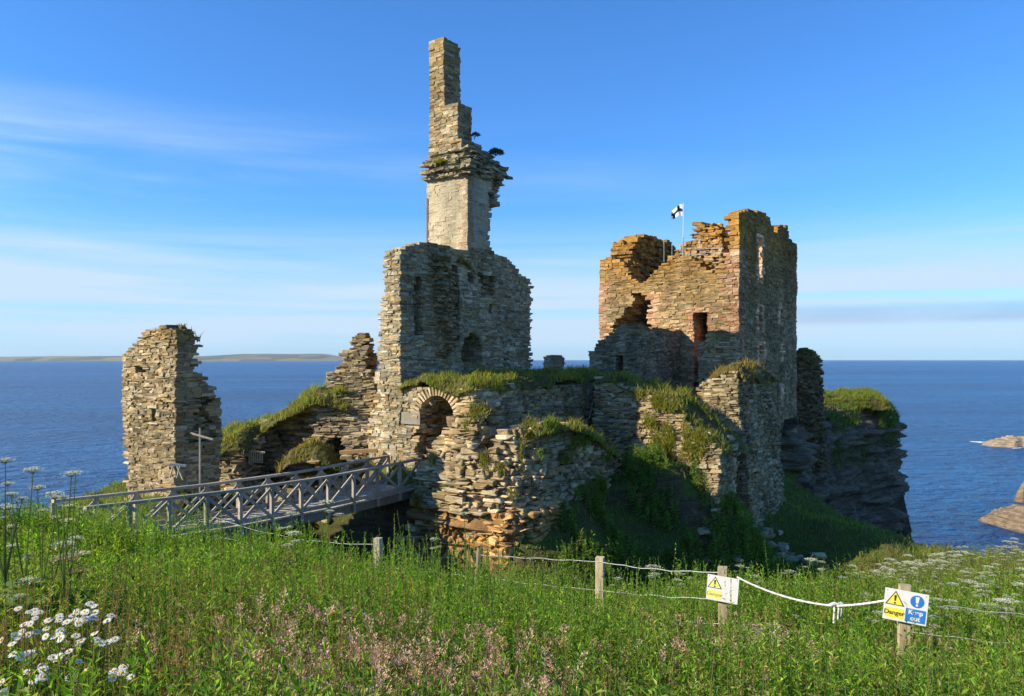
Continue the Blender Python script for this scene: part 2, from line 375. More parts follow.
# strata: steep faces pushed in and out by bands of rock
dzy, dzx = np.gradient(GZ, .25); sl = np.hypot(dzx, dzy); nxv, nyv = -dzx / (sl + 1e-6), -dzy / (sl + 1e-6)
steep = sst(.9, 2.2, sl)
push = steep * (.55 * vn(GX * .12, GY * .12, GZ * 2.2, 11) + .35 * vn(GX * .9, GY * .9, GZ * 1.2, 12))
VX, VY = GX + nxv * push, GY + nyv * push
def zg(x, y):
    x = np.asarray(x, float); y = np.asarray(y, float)
    fx = np.clip((x - gx[0]) / .25, 0, len(gx) - 1.001); fy = np.clip((y - gy[0]) / .25, 0, len(gy) - 1.001)
    i = fx.astype(int); j = fy.astype(int); a = fx - i; b = fy - j
    return GZ[j, i] * (1 - a) * (1 - b) + GZ[j, i + 1] * a * (1 - b) + GZ[j + 1, i] * (1 - a) * b + GZ[j + 1, i + 1] * a * b
def slope_at(x, y):
    i = np.clip(((x - gx[0]) / .25).astype(int), 0, len(gx) - 1); j = np.clip(((y - gy[0]) / .25).astype(int), 0, len(gy) - 1)
    return sl[j, i]
def gridq(nr, nc):
    a = np.arange((nr - 1) * nc).reshape(nr - 1, nc)[:, :-1].ravel(); return np.stack([a, a + 1, a + nc + 1, a + nc], 1)
tag(mk('ground', np.stack([VX, VY, GZ], 2).reshape(-1, 3), [gridq(*GX.shape)], M['ground'], smooth=True), 'grassy headland and castle promontory', kind='structure')
sv = [(-14000, -200, -20), (14000, -200, -20), (14000, 14000, -20), (-14000, 14000, -20)]
tag(mk('sea', sv, [np.array([[0, 1, 2, 3]])], M['sea']), 'blue rippled sea reaching the horizon', kind='structure')

# far coast
cx = np.linspace(-9000, -1700, 160); rows = []
for r, (yo, hh) in enumerate(((7800, 0), (7830, .35), (8300, .8), (8900, 1.), (9600, .6), (10000, 0))):
    th = 34 + 22 * fbm(cx / 1500, 1.3 + 0 * cx, 0, 4, 4) + 24 * np.exp(-((cx + 2900) / 420) ** 2) + 18 * np.exp(-((cx + 2200) / 500) ** 2)
    th = th * sst(-1700, -2100, cx) if False else th * np.clip((-1700 - cx) / 350, 0, 1)
    rows.append(np.stack([cx, yo + 200 * fbm(cx / 900, 0 * cx, r * 3., 3, 8), -21 + (th + 8) * hh * 1.25], 1))
mC, tC, bC = newmat('far farmland'); g = NT(tC); pp = g.pos()
vo = g.n('ShaderNodeTexVoronoi', {'Vector': g.n('ShaderNodeVectorMath', {0: pp, 1: (.0035, .0012, .02)}, operation='MULTIPLY').outputs[0], 'Scale': 1.})
tC.links.new(g.mix(g.ramp(vo.outputs['Color'], .3, .7), (.055, .07, .03, 1), (.17, .15, .07, 1)), bC.inputs['Base Color']); bC.inputs['Roughness'].default_value = 1
tag(mk('hills', np.concatenate(rows), [gridq(6, 160)], mC, smooth=True), 'low far coast across the bay', kind='structure')

# air
hm = bpy.data.materials.new('sea air'); hm.use_nodes = True; t = hm.node_tree; t.nodes.clear()
ho = t.nodes.new('ShaderNodeOutputMaterial'); hv = t.nodes.new('ShaderNodeVolumePrincipled'); t.links.new(hv.outputs[0], ho.inputs['Volume'])
hv.inputs['Color'].default_value = (.62, .78, 1, 1); hv.inputs['Density'].default_value = 3e-5; hv.inputs['Anisotropy'].default_value = .1
X0, Y0, Z0, Z1 = 15000, 15000, -26, 160
hv_ = [(-X0, -400, Z0), (X0, -400, Z0), (X0, Y0, Z0), (-X0, Y0, Z0), (-X0, -400, Z1), (X0, -400, Z1), (X0, Y0, Z1), (-X0, Y0, Z1)]
tag(mk('haze', hv_, [np.array([[0, 3, 2, 1], [4, 5, 6, 7], [0, 1, 5, 4], [1, 2, 6, 5], [2, 3, 7, 6], [3, 0, 4, 7]])], hm), 'thin sea haze', kind='stuff')

# ------------------------------------------------------------------ masonry
tv = []; 
for sx in (-1, 1):
    for sy in (-1, 1):
        for sz in (-1, 1):
            for ax in range(3): tv.append((sx, sy, sz, ax))
TV = np.array(tv); TC = np.repeat(np.arange(8), 3)
def _idx(sx, sy, sz, ax): return tv.index((sx, sy, sz, ax))
TQ = []; TT = []
for ax in range(3):
    o = [a for a in range(3) if a != ax]
    for s in (-1, 1):
        q = []
        for a, b in ((-1, -1), (1, -1), (1, 1), (-1, 1)):
            v = [0, 0, 0]; v[ax] = s; v[o[0]] = a; v[o[1]] = b; q.append(_idx(*v, ax))
        flip = (s < 0) ^ (ax == 1)
        TQ.append(q[::-1] if flip else q)
def _nrm(q):
    return q
for ax in range(3):                      # edges parallel to ax
    o = [a for a in range(3) if a != ax]
    for a in (-1, 1):
        for b in (-1, 1):
            v0 = [0, 0, 0]; v1 = [0, 0, 0]; v0[o[0]] = v1[o[0]] = a; v0[o[1]] = v1[o[1]] = b; v0[ax] = -1; v1[ax] = 1
            TQ.append([_idx(*v0, o[0]), _idx(*v1, o[0]), _idx(*v1, o[1]), _idx(*v0, o[1])])
for sx in (-1, 1):
    for sy in (-1, 1):
        for sz in (-1, 1): TT.append([_idx(sx, sy, sz, 0), _idx(sx, sy, sz, 1), _idx(sx, sy, sz, 2)])
TQ = np.array(TQ); TT = np.array(TT)
BV = np.array([(sx, sy, sz) for sx in (-1, 1) for sy in (-1, 1) for sz in (-1, 1)], float)
BQ = np.array([[0, 1, 3, 2], [4, 6, 7, 5], [0, 4, 5, 1], [2, 3, 7, 6], [0, 2, 6, 4], [1, 5, 7, 3]])

PAL = np.array([(.37, .315, .225), (.30, .25, .17), (.43, .37, .27), (.24, .2, .14), (.41, .33, .21), (.33, .295, .225), (.48, .43, .33), (.35, .27, .17)])
PAL_GREY = np.array([(.30, .285, .24), (.36, .345, .29), (.25, .235, .19), (.41, .39, .33), (.33, .295, .22)])
PAL_TOWER = np.array([(.26, .20, .12), (.33, .255, .155), (.21, .165, .105), (.38, .31, .2), (.30, .225, .135), (.24, .2, .14)])
PAL_RED = np.array([(.37, .21, .14), (.42, .28, .2), (.29, .17, .11), (.42, .33, .25), (.28, .2, .13)])

def stones(inside, ub, vb, zb, h=(.1, .2), l=(.3, .8), d=(.35, .6), jit=.02, bev=.03, seed=1, pal=PAL, rot=2.5, gap=.0, frame=None, deep=.75, colfn=None, prot=.012, cuts=(), warp=None):
    """lay courses of rubble inside a solid given by inside(u, v, z)"""
    rng = np.random.default_rng(seed); C = []; H = []
    z = zb[0]
    while z < zb[1]:
        hh = rng.uniform(*h); z1 = z + hh; v = vb[0]
        while v < vb[1] - .02:
            dd = rng.uniform(*d); v1 = min(v + dd, vb[1])
            if vb[1] - v1 < d[0] * .5: v1 = vb[1]
            n = int((ub[1] - ub[0]) / l[0]) + 2
            ed = ub[0] + np.concatenate([[0], np.cumsum(rng.uniform(l[0], l[1], n))]); ed = ed[ed < ub[1] - l[0] * .45]
            ed = np.append(ed, ub[1])
            a, b = ed[:-1], ed[1:]
            C.append(np.stack([(a + b) / 2, np.full(len(a), (v + v1) / 2), np.full(len(a), (z + z1) / 2)], 1))
            H.append(np.stack([(b - a) / 2, np.full(len(a), (v1 - v) / 2), np.full(len(a), hh / 2)], 1))
            v = v1
        z = z1
    C = np.concatenate(C); H = np.concatenate(H)
    sp_ = rng.random(len(C)) < .22; f_ = rng.uniform(.35, .65, sp_.sum())          # some courses split in two thin stones
    a_, b_ = C[sp_].copy(), C[sp_].copy(); ha_, hb_ = H[sp_].copy(), H[sp_].copy(); h0_ = H[sp_, 2]
    a_[:, 2] += h0_ * (f_ - 1); ha_[:, 2] = h0_ * f_; b_[:, 2] += h0_ * f_; hb_[:, 2] = h0_ * (1 - f_)
    C = np.concatenate([C[~sp_], a_, b_]); H = np.concatenate([H[~sp_], ha_, hb_])
    keep = inside(C[:, 0], C[:, 1], C[:, 2]); C = C[keep]; H = H[keep]
    for ax, a0, a1, (b0, b1), (c0, c1) in cuts:      # openings cut clean through the courses
        o = 1 - ax; lo, hi = C[:, ax] - H[:, ax], C[:, ax] + H[:, ax]
        ov = (hi > a0) & (lo < a1) & (C[:, o] > b0) & (C[:, o] < b1) & (C[:, 2] > c0) & (C[:, 2] < c1)
        nC, nH = [C[~ov]], [H[~ov]]
        for m_, l_, h_ in ((ov & (lo < a0 - .04), lo, np.full(len(lo), a0)), (ov & (hi > a1 + .04), np.full(len(lo), a1), hi)):
            c2, h2 = C[m_].copy(), H[m_].copy(); c2[:, ax] = (l_[m_] + h_[m_]) / 2; h2[:, ax] = (h_[m_] - l_[m_]) / 2; nC.append(c2); nH.append(h2)
        C = np.concatenate(nC); H = np.concatenate(nH)
    def cutq(u, v, z):
        r = np.zeros(u.shape, bool)
        for ax, a0, a1, (b0, b1), (c0, c1) in cuts:
            a_, b_ = (u, v) if ax == 0 else (v, u); r |= (a_ > a0) & (a_ < a1) & (b_ > b0) & (b_ < b1) & (z > c0) & (z < c1)
        return r
    _ins = inside; inside = (lambda u, v, z: _ins(u, v, z) & ~cutq(u, v, z)) if len(cuts) else _ins
    ex = np.zeros(len(C), bool); top = np.zeros(len(C), bool)
    for du, dv, dz in ((deep, 0, 0), (-deep, 0, 0), (0, deep, 0), (0, -deep, 0), (0, 0, .4)):
        q = ~inside(C[:, 0] + du, C[:, 1] + dv, C[:, 2] + dz); 
        if du > 0: q |= C[:, 0] + du > ub[1]
        if du < 0: q |= C[:, 0] + du < ub[0]
        if dv > 0: q |= C[:, 1] + dv > vb[1]
        if dv < 0: q |= C[:, 1] + dv < vb[0]
        ex |= q
    up = ~inside(C[:, 0], C[:, 1], C[:, 2] + .25)
    C = C[ex]; H = H[ex]; up = up[ex]; n = len(C)
    col = pal[rng.integers(0, len(pal), n)] * rng.uniform(.58, 1.22, (n, 1))
    if colfn is not None: col = colfn(C, col, up, rng)
    Hs = H * rng.uniform(.99, 1.05, (n, 3)) * np.array((1.03, 1.03, 1.09)) - gap
    Wp = 0 if warp is None else np.stack(list(warp(C[:, 0], C[:, 1], C[:, 2])) + [0 * C[:, 0]], 1)
    Cc = C + Wp + rng.normal(0, prot, (n, 3)) * np.array((1, 1, .35)); Cc[:, 2] += .09 * fbm(C[:, 0] * .6, C[:, 1] * .6, C[:, 2] * .25, 3, seed)
    if bev > 0:
        S_ = TV[:, :3].astype(float); inset = np.ones((24, 3)); 
        for i in range(24):
            for ax in range(3):
                if ax != TV[i, 3]: inset[i, ax] = 0
        b = np.minimum(bev, Hs.min(1) * .55)[:, None, None]
        L = S_[None] * (Hs[:, None, :] - b * (1 - inset[None]))
        cj = rng.normal(0, jit, (n, 8, 3)) * np.array((1.3, 1.3, .6)); L = L + cj[:, TC]
        quads, tris, m = TQ, TT, 24
    else:
        L = BV[None] * Hs[:, None, :] + rng.normal(0, jit, (n, 8, 3)) * np.array((1.3, 1.3, .6)); quads, tris, m = BQ, None, 8
    th = np.radians(rng.normal(0, rot, n)); c_, s_ = np.cos(th)[:, None], np.sin(th)[:, None]
    Lx = L[..., 0] * c_ - L[..., 1] * s_; Ly = L[..., 0] * s_ + L[..., 1] * c_
    tl = np.radians(rng.normal(0, rot * .6, n))[:, None]; Lz = L[..., 2] + Lx * tl
    U, Vv, Z = Cc[:, None, 0] + Lx, Cc[:, None, 1] + Ly, Cc[:, None, 2] + Lz
    return dict(U=U, V=Vv, Z=Z, C=C, col=col, quads=quads, tris=tris, m=m, up=up, H=H, frame=frame)
def fw(fr, u, v):
    if fr is None: return f2w(u, v)
    ox, oy, a = fr; c, s = math.cos(R(a)), math.sin(R(a)); return ox + c * u + s * v, oy - s * u + c * v
def build_stones(st, name, mat, parent, sel=None):
    sel = np.ones(len(st['C']), bool) if sel is None else sel
    if not sel.any(): return None
    X, Y = fw(st['frame'], st['U'][sel], st['V'][sel]); V = np.stack([X, Y, st['Z'][sel]], 2); n = len(V); m = st['m']
    off = (np.arange(n) * m)[:, None, None]
    fs = [(st['quads'][None] + off).reshape(-1, 4)]
    if st['tris'] is not None: fs.append((st['tris'][None] + off).reshape(-1, 3))
    V = V.reshape(-1, 3) - np.array(parent.location)
    return mk(name, V, fs, mat, parent, col=np.repeat(st['col'][sel], m, 0))
def mossy(zlo, zhi, amt=.6, moss=(.24, .15, .03)):
    """lichen and moss grow on the exposed wall heads"""
    def f(C, col, up, rng):
        n_ = .5 + .5 * fbm(C[:, 0] * .8, C[:, 1] * .8, C[:, 2] * .8, 3, 5)
        w = np.clip(amt * (sst(zlo, zhi, C[:, 2]) * (.55 + .7 * n_) + .5 * up * rng.random(len(C))), 0, .85)[:, None]
        mc = np.array(moss)[None] * rng.uniform(.6, 1.3, (len(C), 1))
        return col * (1 - w) + mc * w
    return f

# ------------------------------------------------------------------ vegetation builders
def blades(Pn, hgt, wid, col, rng, lean=.35, segs=3, az_bias=None):
    n = len(Pn); az = rng.uniform(0, 2 * np.pi, n); dx, dy = np.cos(az), np.sin(az)
    ln = rng.uniform(.1, 1, n) * lean * hgt; fa = rng.uniform(0, 2 * np.pi, n); sx, sy = np.cos(fa), np.sin(fa)
    V = np.zeros((n, (segs + 1) * 2, 3)); C = np.zeros((n, (segs + 1) * 2, 3))
    for i in range(segs + 1):
        t = i / segs; w = wid * (1 - t ** 1.6 * .92) * .5; o = ln * t * t; zz = hgt * (t - .18 * lean * t * t)
        for s_, k_ in ((-1, 0), (1, 1)):
            V[:, 2 * i + k_, 0] = Pn[:, 0] + dx * o + s_ * sx * w; V[:, 2 * i + k_, 1] = Pn[:, 1] + dy * o + s_ * sy * w; V[:, 2 * i + k_, 2] = Pn[:, 2] + zz
            C[:, 2 * i + k_] = col
    q = np.array([[2 * i, 2 * i + 1, 2 * i + 3, 2 * i + 2] for i in range(segs)])
    Q = (q[None] + (np.arange(n) * (segs + 1) * 2)[:, None, None]).reshape(-1, 4)
    return V.reshape(-1, 3), Q, C.reshape(-1, 3)
def leaves(B, D, L, Wd, col, rng):
    """single folded leaves: base B, direction D"""
    n = len(B); up = np.array((0, 0, 1.)) + rng.normal(0, .35, (n, 3)); S_ = np.cross(D, up); S_ /= np.linalg.norm(S_, axis=1)[:, None] + 1e-9
    L = np.broadcast_to(L, (n,))[:, None]; Wd = np.broadcast_to(Wd, (n,))[:, None]; N = np.cross(S_, D)
    V = np.stack([B, B + D * L * .42 + S_ * Wd * .5 + N * L * .06, B + D * L - N * L * .18, B + D * L * .42 - S_ * Wd * .5 + N * L * .06], 1)
    off = (np.arange(n) * 4)[:, None]
    T = np.concatenate([np.array([[0, 1, 2]]) + off, np.array([[0, 2, 3]]) + off])
    return V.reshape(-1, 3), T, np.repeat(col, 4, 0)
class Veg:
    def __init__(s): s.V = []; s.F = {3: [], 4: []}; s.C = []; s.n = 0
    def add(s, V, Fc, C):
        s.V.append(V); s.F[Fc.shape[1]].append(Fc + s.n); s.C.append(C); s.n += len(V)
    def build(s, name, mat, parent=None):
        V = np.concatenate(s.V)
        if parent is not None: V = V - np.array(parent.location)
        return mk(name, V, [np.concatenate(f) for f in s.F.values() if f], mat, parent, col=np.concatenate(s.C))
def pick(rng, n, cols, sd=.18):
    c = np.array(cols)[rng.integers(0, len(cols), n)]; return np.clip(c * rng.normal(1, sd, (n, 1)), .004, .9)
G_BRIGHT = [(.14, .26, .02), (.10, .21, .018), (.19, .28, .03), (.08, .16, .015)]
G_DRY = [(.19, .21, .04), (.22, .19, .07), (.10, .14, .03), (.27, .21, .10)]
G_WALL = [(.18, .26, .03), (.23, .24, .045), (.12, .20, .02), (.27, .20, .05)]
G_BANK = [(.08, .15, .02), (.12, .19, .025), (.17, .19, .04)]

def turf(name, rng_seed, ur, vr, top, frame=None, label=None, thick=.3, dens=320, hgt=(.12, .3), res=.12, cols=G_WALL, mask=None, soil=(.11, .10, .03)):
    """a sod: lumpy mat of soil with grass on it, drooping over the wall edges"""
    rng = np.random.default_rng(rng_seed)
    u = np.arange(ur[0], ur[1] + res, res); v = np.arange(vr[0], vr[1] + res, res); U, Vv = np.meshgrid(u, v)
    e = np.minimum(np.minimum(U - ur[0], ur[1] - U), np.minimum(Vv - vr[0], vr[1] - Vv)) + .25 * fbm(U * 1.5, Vv * 1.5, rng_seed, 3, rng_seed)
    Z = top(U, Vv) + .14 * fbm(U * 1.3, Vv * 1.3, rng_seed * 3., 4, 2) + thick * (np.clip(e / .35, -1.2, 1) - .55) + .10 * fbm(U * 3.5, Vv * 3.5, 4., 3, 8) - .25 * np.clip(-e, 0, 1)
    X, Y = fw(frame, U, Vv); X = X + .05 * fbm(U * 3, Vv * 3, 1.); 
    V0 = np.stack([X, Y, Z], 2).reshape(-1, 3)
    n = int(dens * (ur[1] - ur[0]) * (vr[1] - vr[0])); a = rng.uniform(ur[0], ur[1], n); b = rng.uniform(vr[0], vr[1], n)
    gz_ = np.gradient(Z, res); sw = np.sqrt(1 + gz_[0] ** 2 + gz_[1] ** 2).ravel() ; pk_ = rng.choice(len(sw), n, p=sw / sw.sum())
    j, i = np.unravel_index(pk_, Z.shape); a = U[j, i] + rng.uniform(-.5, .5, n) * res; b = Vv[j, i] + rng.uniform(-.5, .5, n) * res
    dens_n = fbm(a * 1.7, b * 1.7, 5., 3, rng_seed + 3); ok = (rng.random(n) < .85 + dens_n)
    i, j, a, b, dn = i[ok], j[ok], a[ok], b[ok], dens_n[ok]; x, y = fw(frame, a, b); z = Z[j, i] - .03
    cc = pick(rng, len(a), cols); 
    yel = np.clip(.5 + 1.6 * fbm(a * .8, b * .8, 9., 2, 4), 0, 1)[:, None]; cc = cc * (1 - yel * .3) + np.array((.26, .20, .05)) * yel * .3
    bv, bq, bc = blades(np.stack([x, y, z], 1), rng.uniform(*hgt, len(a)) * np.clip(1 + 2.2 * dn, .25, 1.9), rng.uniform(.02, .04, len(a)), cc, rng, .8, 2)
    V = np.concatenate([V0, bv]); C = np.concatenate([np.tile(np.array(soil), (len(V0), 1)) * rng.uniform(.6, 1.3, (len(V0), 1)), bc])
    o = mk(name, V, [gridq(*U.shape), bq + len(V0)], M['leaf'], col=C)
    return tag(o, label, kind='stuff')

def hanging(name, seed, pts, n, length, cols, label, plane_uv, frame=None):
    """tufts rooted in the face of a wall and hanging over it; pts: (a, z, ra, rz) patches along the wall"""
    rng = np.random.default_rng(seed); A = []; 
    for a, z, ra, rz_ in pts:
        m = int(n * ra * rz_); A.append(np.stack([a + ra * rng.normal(0, .5, m), z + rz_ * rng.normal(0, .5, m)], 1))
    A = np.concatenate(A); k = fbm(A[:, 0] * 2.2, A[:, 1] * 2.2, seed, 3, seed) > -.12; A = A[k]
    u, v = plane_uv(A[:, 0], A[:, 1]); x, y = fw(frame, u, v); m = len(x)
    bv, bq, bc = blades(np.stack([x, y, A[:, 1]], 1), rng.uniform(*length, m), rng.uniform(.02, .045, m), pick(rng, m, cols), rng, 1.5, 3)
    return tag(mk(name, bv, [bq], M['leaf'], col=bc), label, kind='stuff')
# ================================================================== the chimney tower (tallest ruin)
u0, z0 = 0, 0
x, y = f2w(-.8, 4); chim = thing('chimney_ruin', 'tallest ruin, a grey stone wall carrying one slim broken chimney stack against the sky', 'ruin', (x, y, -2))
topf = prof2(0, [(398, 258), (404, 249), (412, 246), (430, 244), (468, 249), (492, 252), (505, 257), (514, 266), (524, 275), (531, 283), (531.5, 300)])
vend = lambda z: np.interp(z, [-2, 0, 1.5, 3.2], [8.0, 8.15, 8.25, 8.3])
def in_main(u, v, z):
    nz = fbm(u * 1.3, v * 1.3, z * 1.3, 3, 21)
    left = np.interp(z, [-4.8, -2, -.5, 1.5, 4.2], [-1.75, -1.55, -1.2, -.95, -.75])
    left = np.where((v > 2.6) & (v < 7.6), -2.2, left)
    ok = (u > left + .25 * nz) & (u < .02) & (z < topf(v) + .25 * nz) & (v < vend(z) + .35 * nz) & (v > .0 + .12 * nz)
    # arched window niche, lamp holes
    wv, _ = n2(470, 346, 0); 
    hol = (np.abs(v - 5.1) < .5) & (z > 2.6) & (z < 3.5) & (u > -.35 + .2 * nz)
    return ok & ~hol
wv = n2(472.5, 346, 0)[0]; hw = (n2(483, 346, 0)[0] - n2(463, 346, 0)[0]) / 2
arch_cuts = [(1, wv - hw * k_, wv + hw * k_, (-1.3, .1), (z_a, z_b)) for k_, z_a, z_b in ((1, -.12, .62), (.88, .6, .78), (.66, .76, .92), (.35, .9, 1.02))]
mcuts = arch_cuts + [(1, .75, 1.15, (-.4, .1), (.9, 3.1)), (1, 2.75, 3.3, (-.5, .1), (.7, 3.7)), (1, 5.2, 5.5, (-.4, .1), (1.9, 2.3)), (1, 3.9, 4.2, (-.5, .1), (3.1, 3.5))]
mwarp = lambda u, v, z: (.16 * fbm(v * .8, z * .8, 2., 4, 13), .1 * fbm(u, v * .7, z * .7, 3, 14))
st = stones(in_main, (-2.3, 0), (0, 8.8), (-5, 4.6), (.05, .15), (.12, .42), (.2, .4), .01, .006, 31, np.concatenate([PAL, PAL_GREY, PAL_GREY]) * 1.08, colfn=mossy(3.3, 5, .45), cuts=mcuts, warp=mwarp)
build_stones(st, 'wall', M['stone'], chim)
def in_rib(u, v, z):
    nz = fbm(u * 1.5, v * 1.5, z * 1.5, 3, 8)
    w = np.interp(z, [.1, .5, 2.2, 3.9], [.1, .45, .55, .5]) + .25 * nz
    vc = np.interp(z, [0, 4], [2.45, 2.0])
    return (u > -.1) & (u < w) & (np.abs(v - vc) < .3 + .1 * nz) & (z > .05) & (z < 3.95)
st = stones(in_rib, (-.1, .9), (1.4, 3.2), (0, 4.), (.06, .12), (.14, .3), (.14, .3), .02, .014, 32, colfn=mossy(3.3, 4.3, .4))
build_stones(st, 'buttress', M['stone'], chim)
# chimney breast
def in_breast(u, v, z):
    nz = fbm(u * 1.4, v * 1.4, z * 1.4, 3, 15)
    return (z < 7.75) & ((v < 5.45 + .25 * nz - .12 * (z < 6)) | (u < -.4)) & (v < 5.75)
bu = n1(427, 200, 3.9)[0]
st = stones(in_breast, (bu, -.02), (3.9, 5.7), (3.6, 7.8), (.06, .2), (.12, .5), (.2, .45), .005, .004, 33, PAL_GREY * 1.2, rot=.6, prot=.003)
qs = (st['C'][:, 0] > -.3) & (st['C'][:, 1] < 4.2)
st['col'][qs] = (PAL_RED[np.arange(qs.sum()) % 4] + PAL_GREY[1]) * .5
build_stones(st, 'chimney_breast', M['lime'], chim, ~qs); build_stones(st, 'quoin', M['red_stone'], chim, qs)
# red moulded strip down the left corner
mb = MB(); a = f2w(bu + .03, 3.89); mb.beam((a[0], a[1], 4.7), (a[0], a[1], 6.7), .08, .1, c=(1, 1, 1)); o = mb.build('corner_moulding', plain('red moulding', (.34, .2, .13), .9, .3, 6, .5), chim)
# projecting cornice of slabs, ragged to the right
def in_cor(u, v, z):
    nz = fbm(u * 1.6, v * 1.6, z * 1.6, 3, 44)
    e = np.interp(z, [7.3, 7.55, 7.8, 8.1, 8.4, 8.7], [-.05, .14, .24, .14, -.02, -.15]) + .22 * nz
    er = e + np.interp(z, [6.2, 6.9, 7.6, 8.6], [.0, .3, .38, .05])
    return (u > bu - e * .75) & (u < 0 + e) & (v > 3.9 - e * .85) & (v < 5.6 + er * 1.1) & ((z > 7.4) | (v > 5.45))
st = stones(in_cor, (bu - .6, .6), (3.3, 6.9), (6.3, 8.65), (.06, .13), (.18, .45), (.2, .45), .025, .016, 34, PAL_GREY, rot=5, prot=.03, colfn=mossy(7.2, 9.5, .45, (.16, .15, .04)))
build_stones(st, 'cornice', M['stone'], chim)
def in_stack(u, v, z):
    nz = fbm(u * 1.6, v * 1.6, z * 1.6, 3, 48)
    low = (u < -.62) & (v < 5.05 + .1 * nz) & (z < 10.35 + .12 * nz)
    mid = (u < -.45) & (z < 9.6)
    up = (u < -1.33) & (v < 5.0) & (z < 13.0 - .1 * (v - 4))
    return low | up | mid
for nm_, ub_s, vb_s, zb_s, sd_s in (('stack_base', (bu + .0, -.42), (3.98, 5.3), (8.35, 8.95), 35), ('lower_stack', (bu + .05, -.62), (3.98, 4.86), (8.9, 10.35), 36), ('chimney_stack', (bu + .05, -1.36), (4.0, 5.05), (10.25, 13.35), 37)):
    st = stones(lambda u, v, z: z < 13.33 - .14 * (v - 4), ub_s, vb_s, zb_s, (.08, .15), (.2, .42), (.2, .45), .01, .01, sd_s, PAL * .9, rot=1.2, prot=.008, colfn=mossy(10, 14.5, .5, (.27, .19, .05)), warp=lambda u, v, z: (.06 * fbm(z * .9, u * .3, 2., 3, 3), .06 * fbm(z * .9, v * .3, 7., 3, 3)))
    build_stones(st, nm_, M['lichen_stone'], chim)

# ================================================================== left gate tower
x, y = f2w(-4, -6.7); ltw = thing('tower_ruin', 'small square ruined tower at far left with one tiny window and a grass topped head', 'ruin', (x, y, -5.2))
tl = prof1(-7.29, [(121, 357), (124, 354), (135, 343), (145, 335), (155, 329.5), (163, 328.5), (172, 331), (178, 337), (183, 346)])
uR = -2.37; uL = n1(123.5, 400, -7.29)[0]
t2 = prof2(uR, [(176, 345), (190, 348), (193, 372), (205, 380), (214, 390), (222, 404), (223, 440)])
ww = n1(155.5, 415, -7.29)
def in_lt(u, v, z):
    nz = fbm(u * 1.3, v * 1.3, z * 1.3, 3, 61)
    front = (v < -6.6) & (z < tl(u) + .18 * nz) & (u > uL + np.interp(z, [-5, 0], [.25, 0]) + .1 * nz)
    side = (u > uR - .8) & (z < np.minimum(t2(v), 1.3) + .2 * nz)
    putl = (np.abs(u - n1(141, 372, -7.29)[0]) < .3) & (np.abs(z - n1(141, 370, -7.29)[1]) < .14 + .1 * nz)
    sidehole = (u > uR - .3) & (np.abs(v + 6.35) < .3) & (z < -1.2) & (z > -2.6)
    return (front | side) & ~(putl & (v < -6.95)) & ~sidehole
st = stones(in_lt, (uL, uR), (-7.31, -5.75), (-5.4, 1.25), (.06, .12), (.14, .42), (.2, .42), .014, .009, 41, PAL * .95, colfn=mossy(-.1, 1.6, .7, (.24, .17, .045)), cuts=[(0, ww[0] - .14, ww[0] + .14, (-8, -6.5), (ww[1] - .19, ww[1] + .2))], warp=lambda u, v, z: (.08 * fbm(u, v, z * .7, 3, 1), .1 * fbm(u * .8, v, z * .8, 3, 2)))
build_stones(st, 'wall', M['stone'], ltw)
mb = MB(); a = f2w(ww[0] - .27, -7.34); b = f2w(ww[0] + .27, -7.34); mb.beam((a[0], a[1], ww[1] - .26), (b[0], b[1], ww[1] - .26), .12, .05)
mb.build('window_sill', plain('sill stone', (.42, .34, .22), .9), ltw)
mb = MB(); mb.beam((a[0], a[1], ww[1] + .25), (b[0], b[1], ww[1] + .25), .16, .06); mb.build('window_lintel', bpy.data.materials['sill stone'], ltw)

# ================================================================== curtain wall between the left tower and the gate
frm = (-11.4, 31.0, 7)
x, y = fw(frm, 4, .4); cur = thing('curtain_wall_ruin', 'long low ruined wall under a sloping grass cap behind the footbridge', 'ruin', (x, y, -4.9))
def upx(px, py, Y=30.6):
    p = P(px, py, Y); c, s = math.cos(R(7)), math.sin(R(7)); return c * (p[0] + 11.4) - s * (p[1] - 31.), p[2]
cpf = sorted(upx(a, b) for a, b in ((186, 470), (198, 455), (215, 438), (240, 428), (265, 420), (285, 408), (300, 398), (318, 390), (335, 392), (350, 397), (376, 399), (384, 402)))
cu = np.array([q[0] for q in cpf]); cz = np.array([q[1] for q in cpf]); ctop = lambda u: np.interp(u, cu, cz)
ha = upx(338, 440)
def in_cur(u, v, z):
    nz = fbm(u * .9, v * .9, z * .9, 3, 71)
    vf = np.where(u < ha[0] - .9, .25, -.2)
    hole = (np.abs(u - ha[0]) < .42) & (z < ha[1] + .18 - .3 * ((u - ha[0]) / .42) ** 2) & (v < 1.2)
    h2 = ((u - upx(285, 430)[0]) ** 2 / .8 + (z - upx(285, 430)[1] + .1) ** 2 / .5 < 1) & (v < 1.0)
    return (v > vf) & (z < ctop(u) - .05 + .15 * nz) & ~hole & ~h2
st = stones(in_cur, (cu[0], cu[-1]), (-.1, 2.2), (-5.3, -.9), (.07, .15), (.18, .5), (.2, .45), .02, .018, 51, PAL, rot=3, frame=frm, prot=.02, warp=lambda u, v, z: (0 * u, (.5 * fbm(u * .6, z * .6, 3., 4, 4) + .12 * (z + 3.5)) * sst(ha[0] - .4, ha[0] - 1.4, u) + .12 * fbm(u, z, 1., 3, 9)), colfn=mossy(-2.2, -.9, .4, (.2, .17, .05)))
build_stones(st, 'wall', M['stone'], cur)
turf('turf', 5, (cu[0] - .1, cu[-1] - 1.3), (-.35, 2.3), lambda u, v: ctop(u) + .05 - .12 * np.abs(v - 1.2) - .3 * np.clip(.3 - v, 0, 1), frm, 'tussocky grass cap along the low wall', .22, 380, (.14, .34))
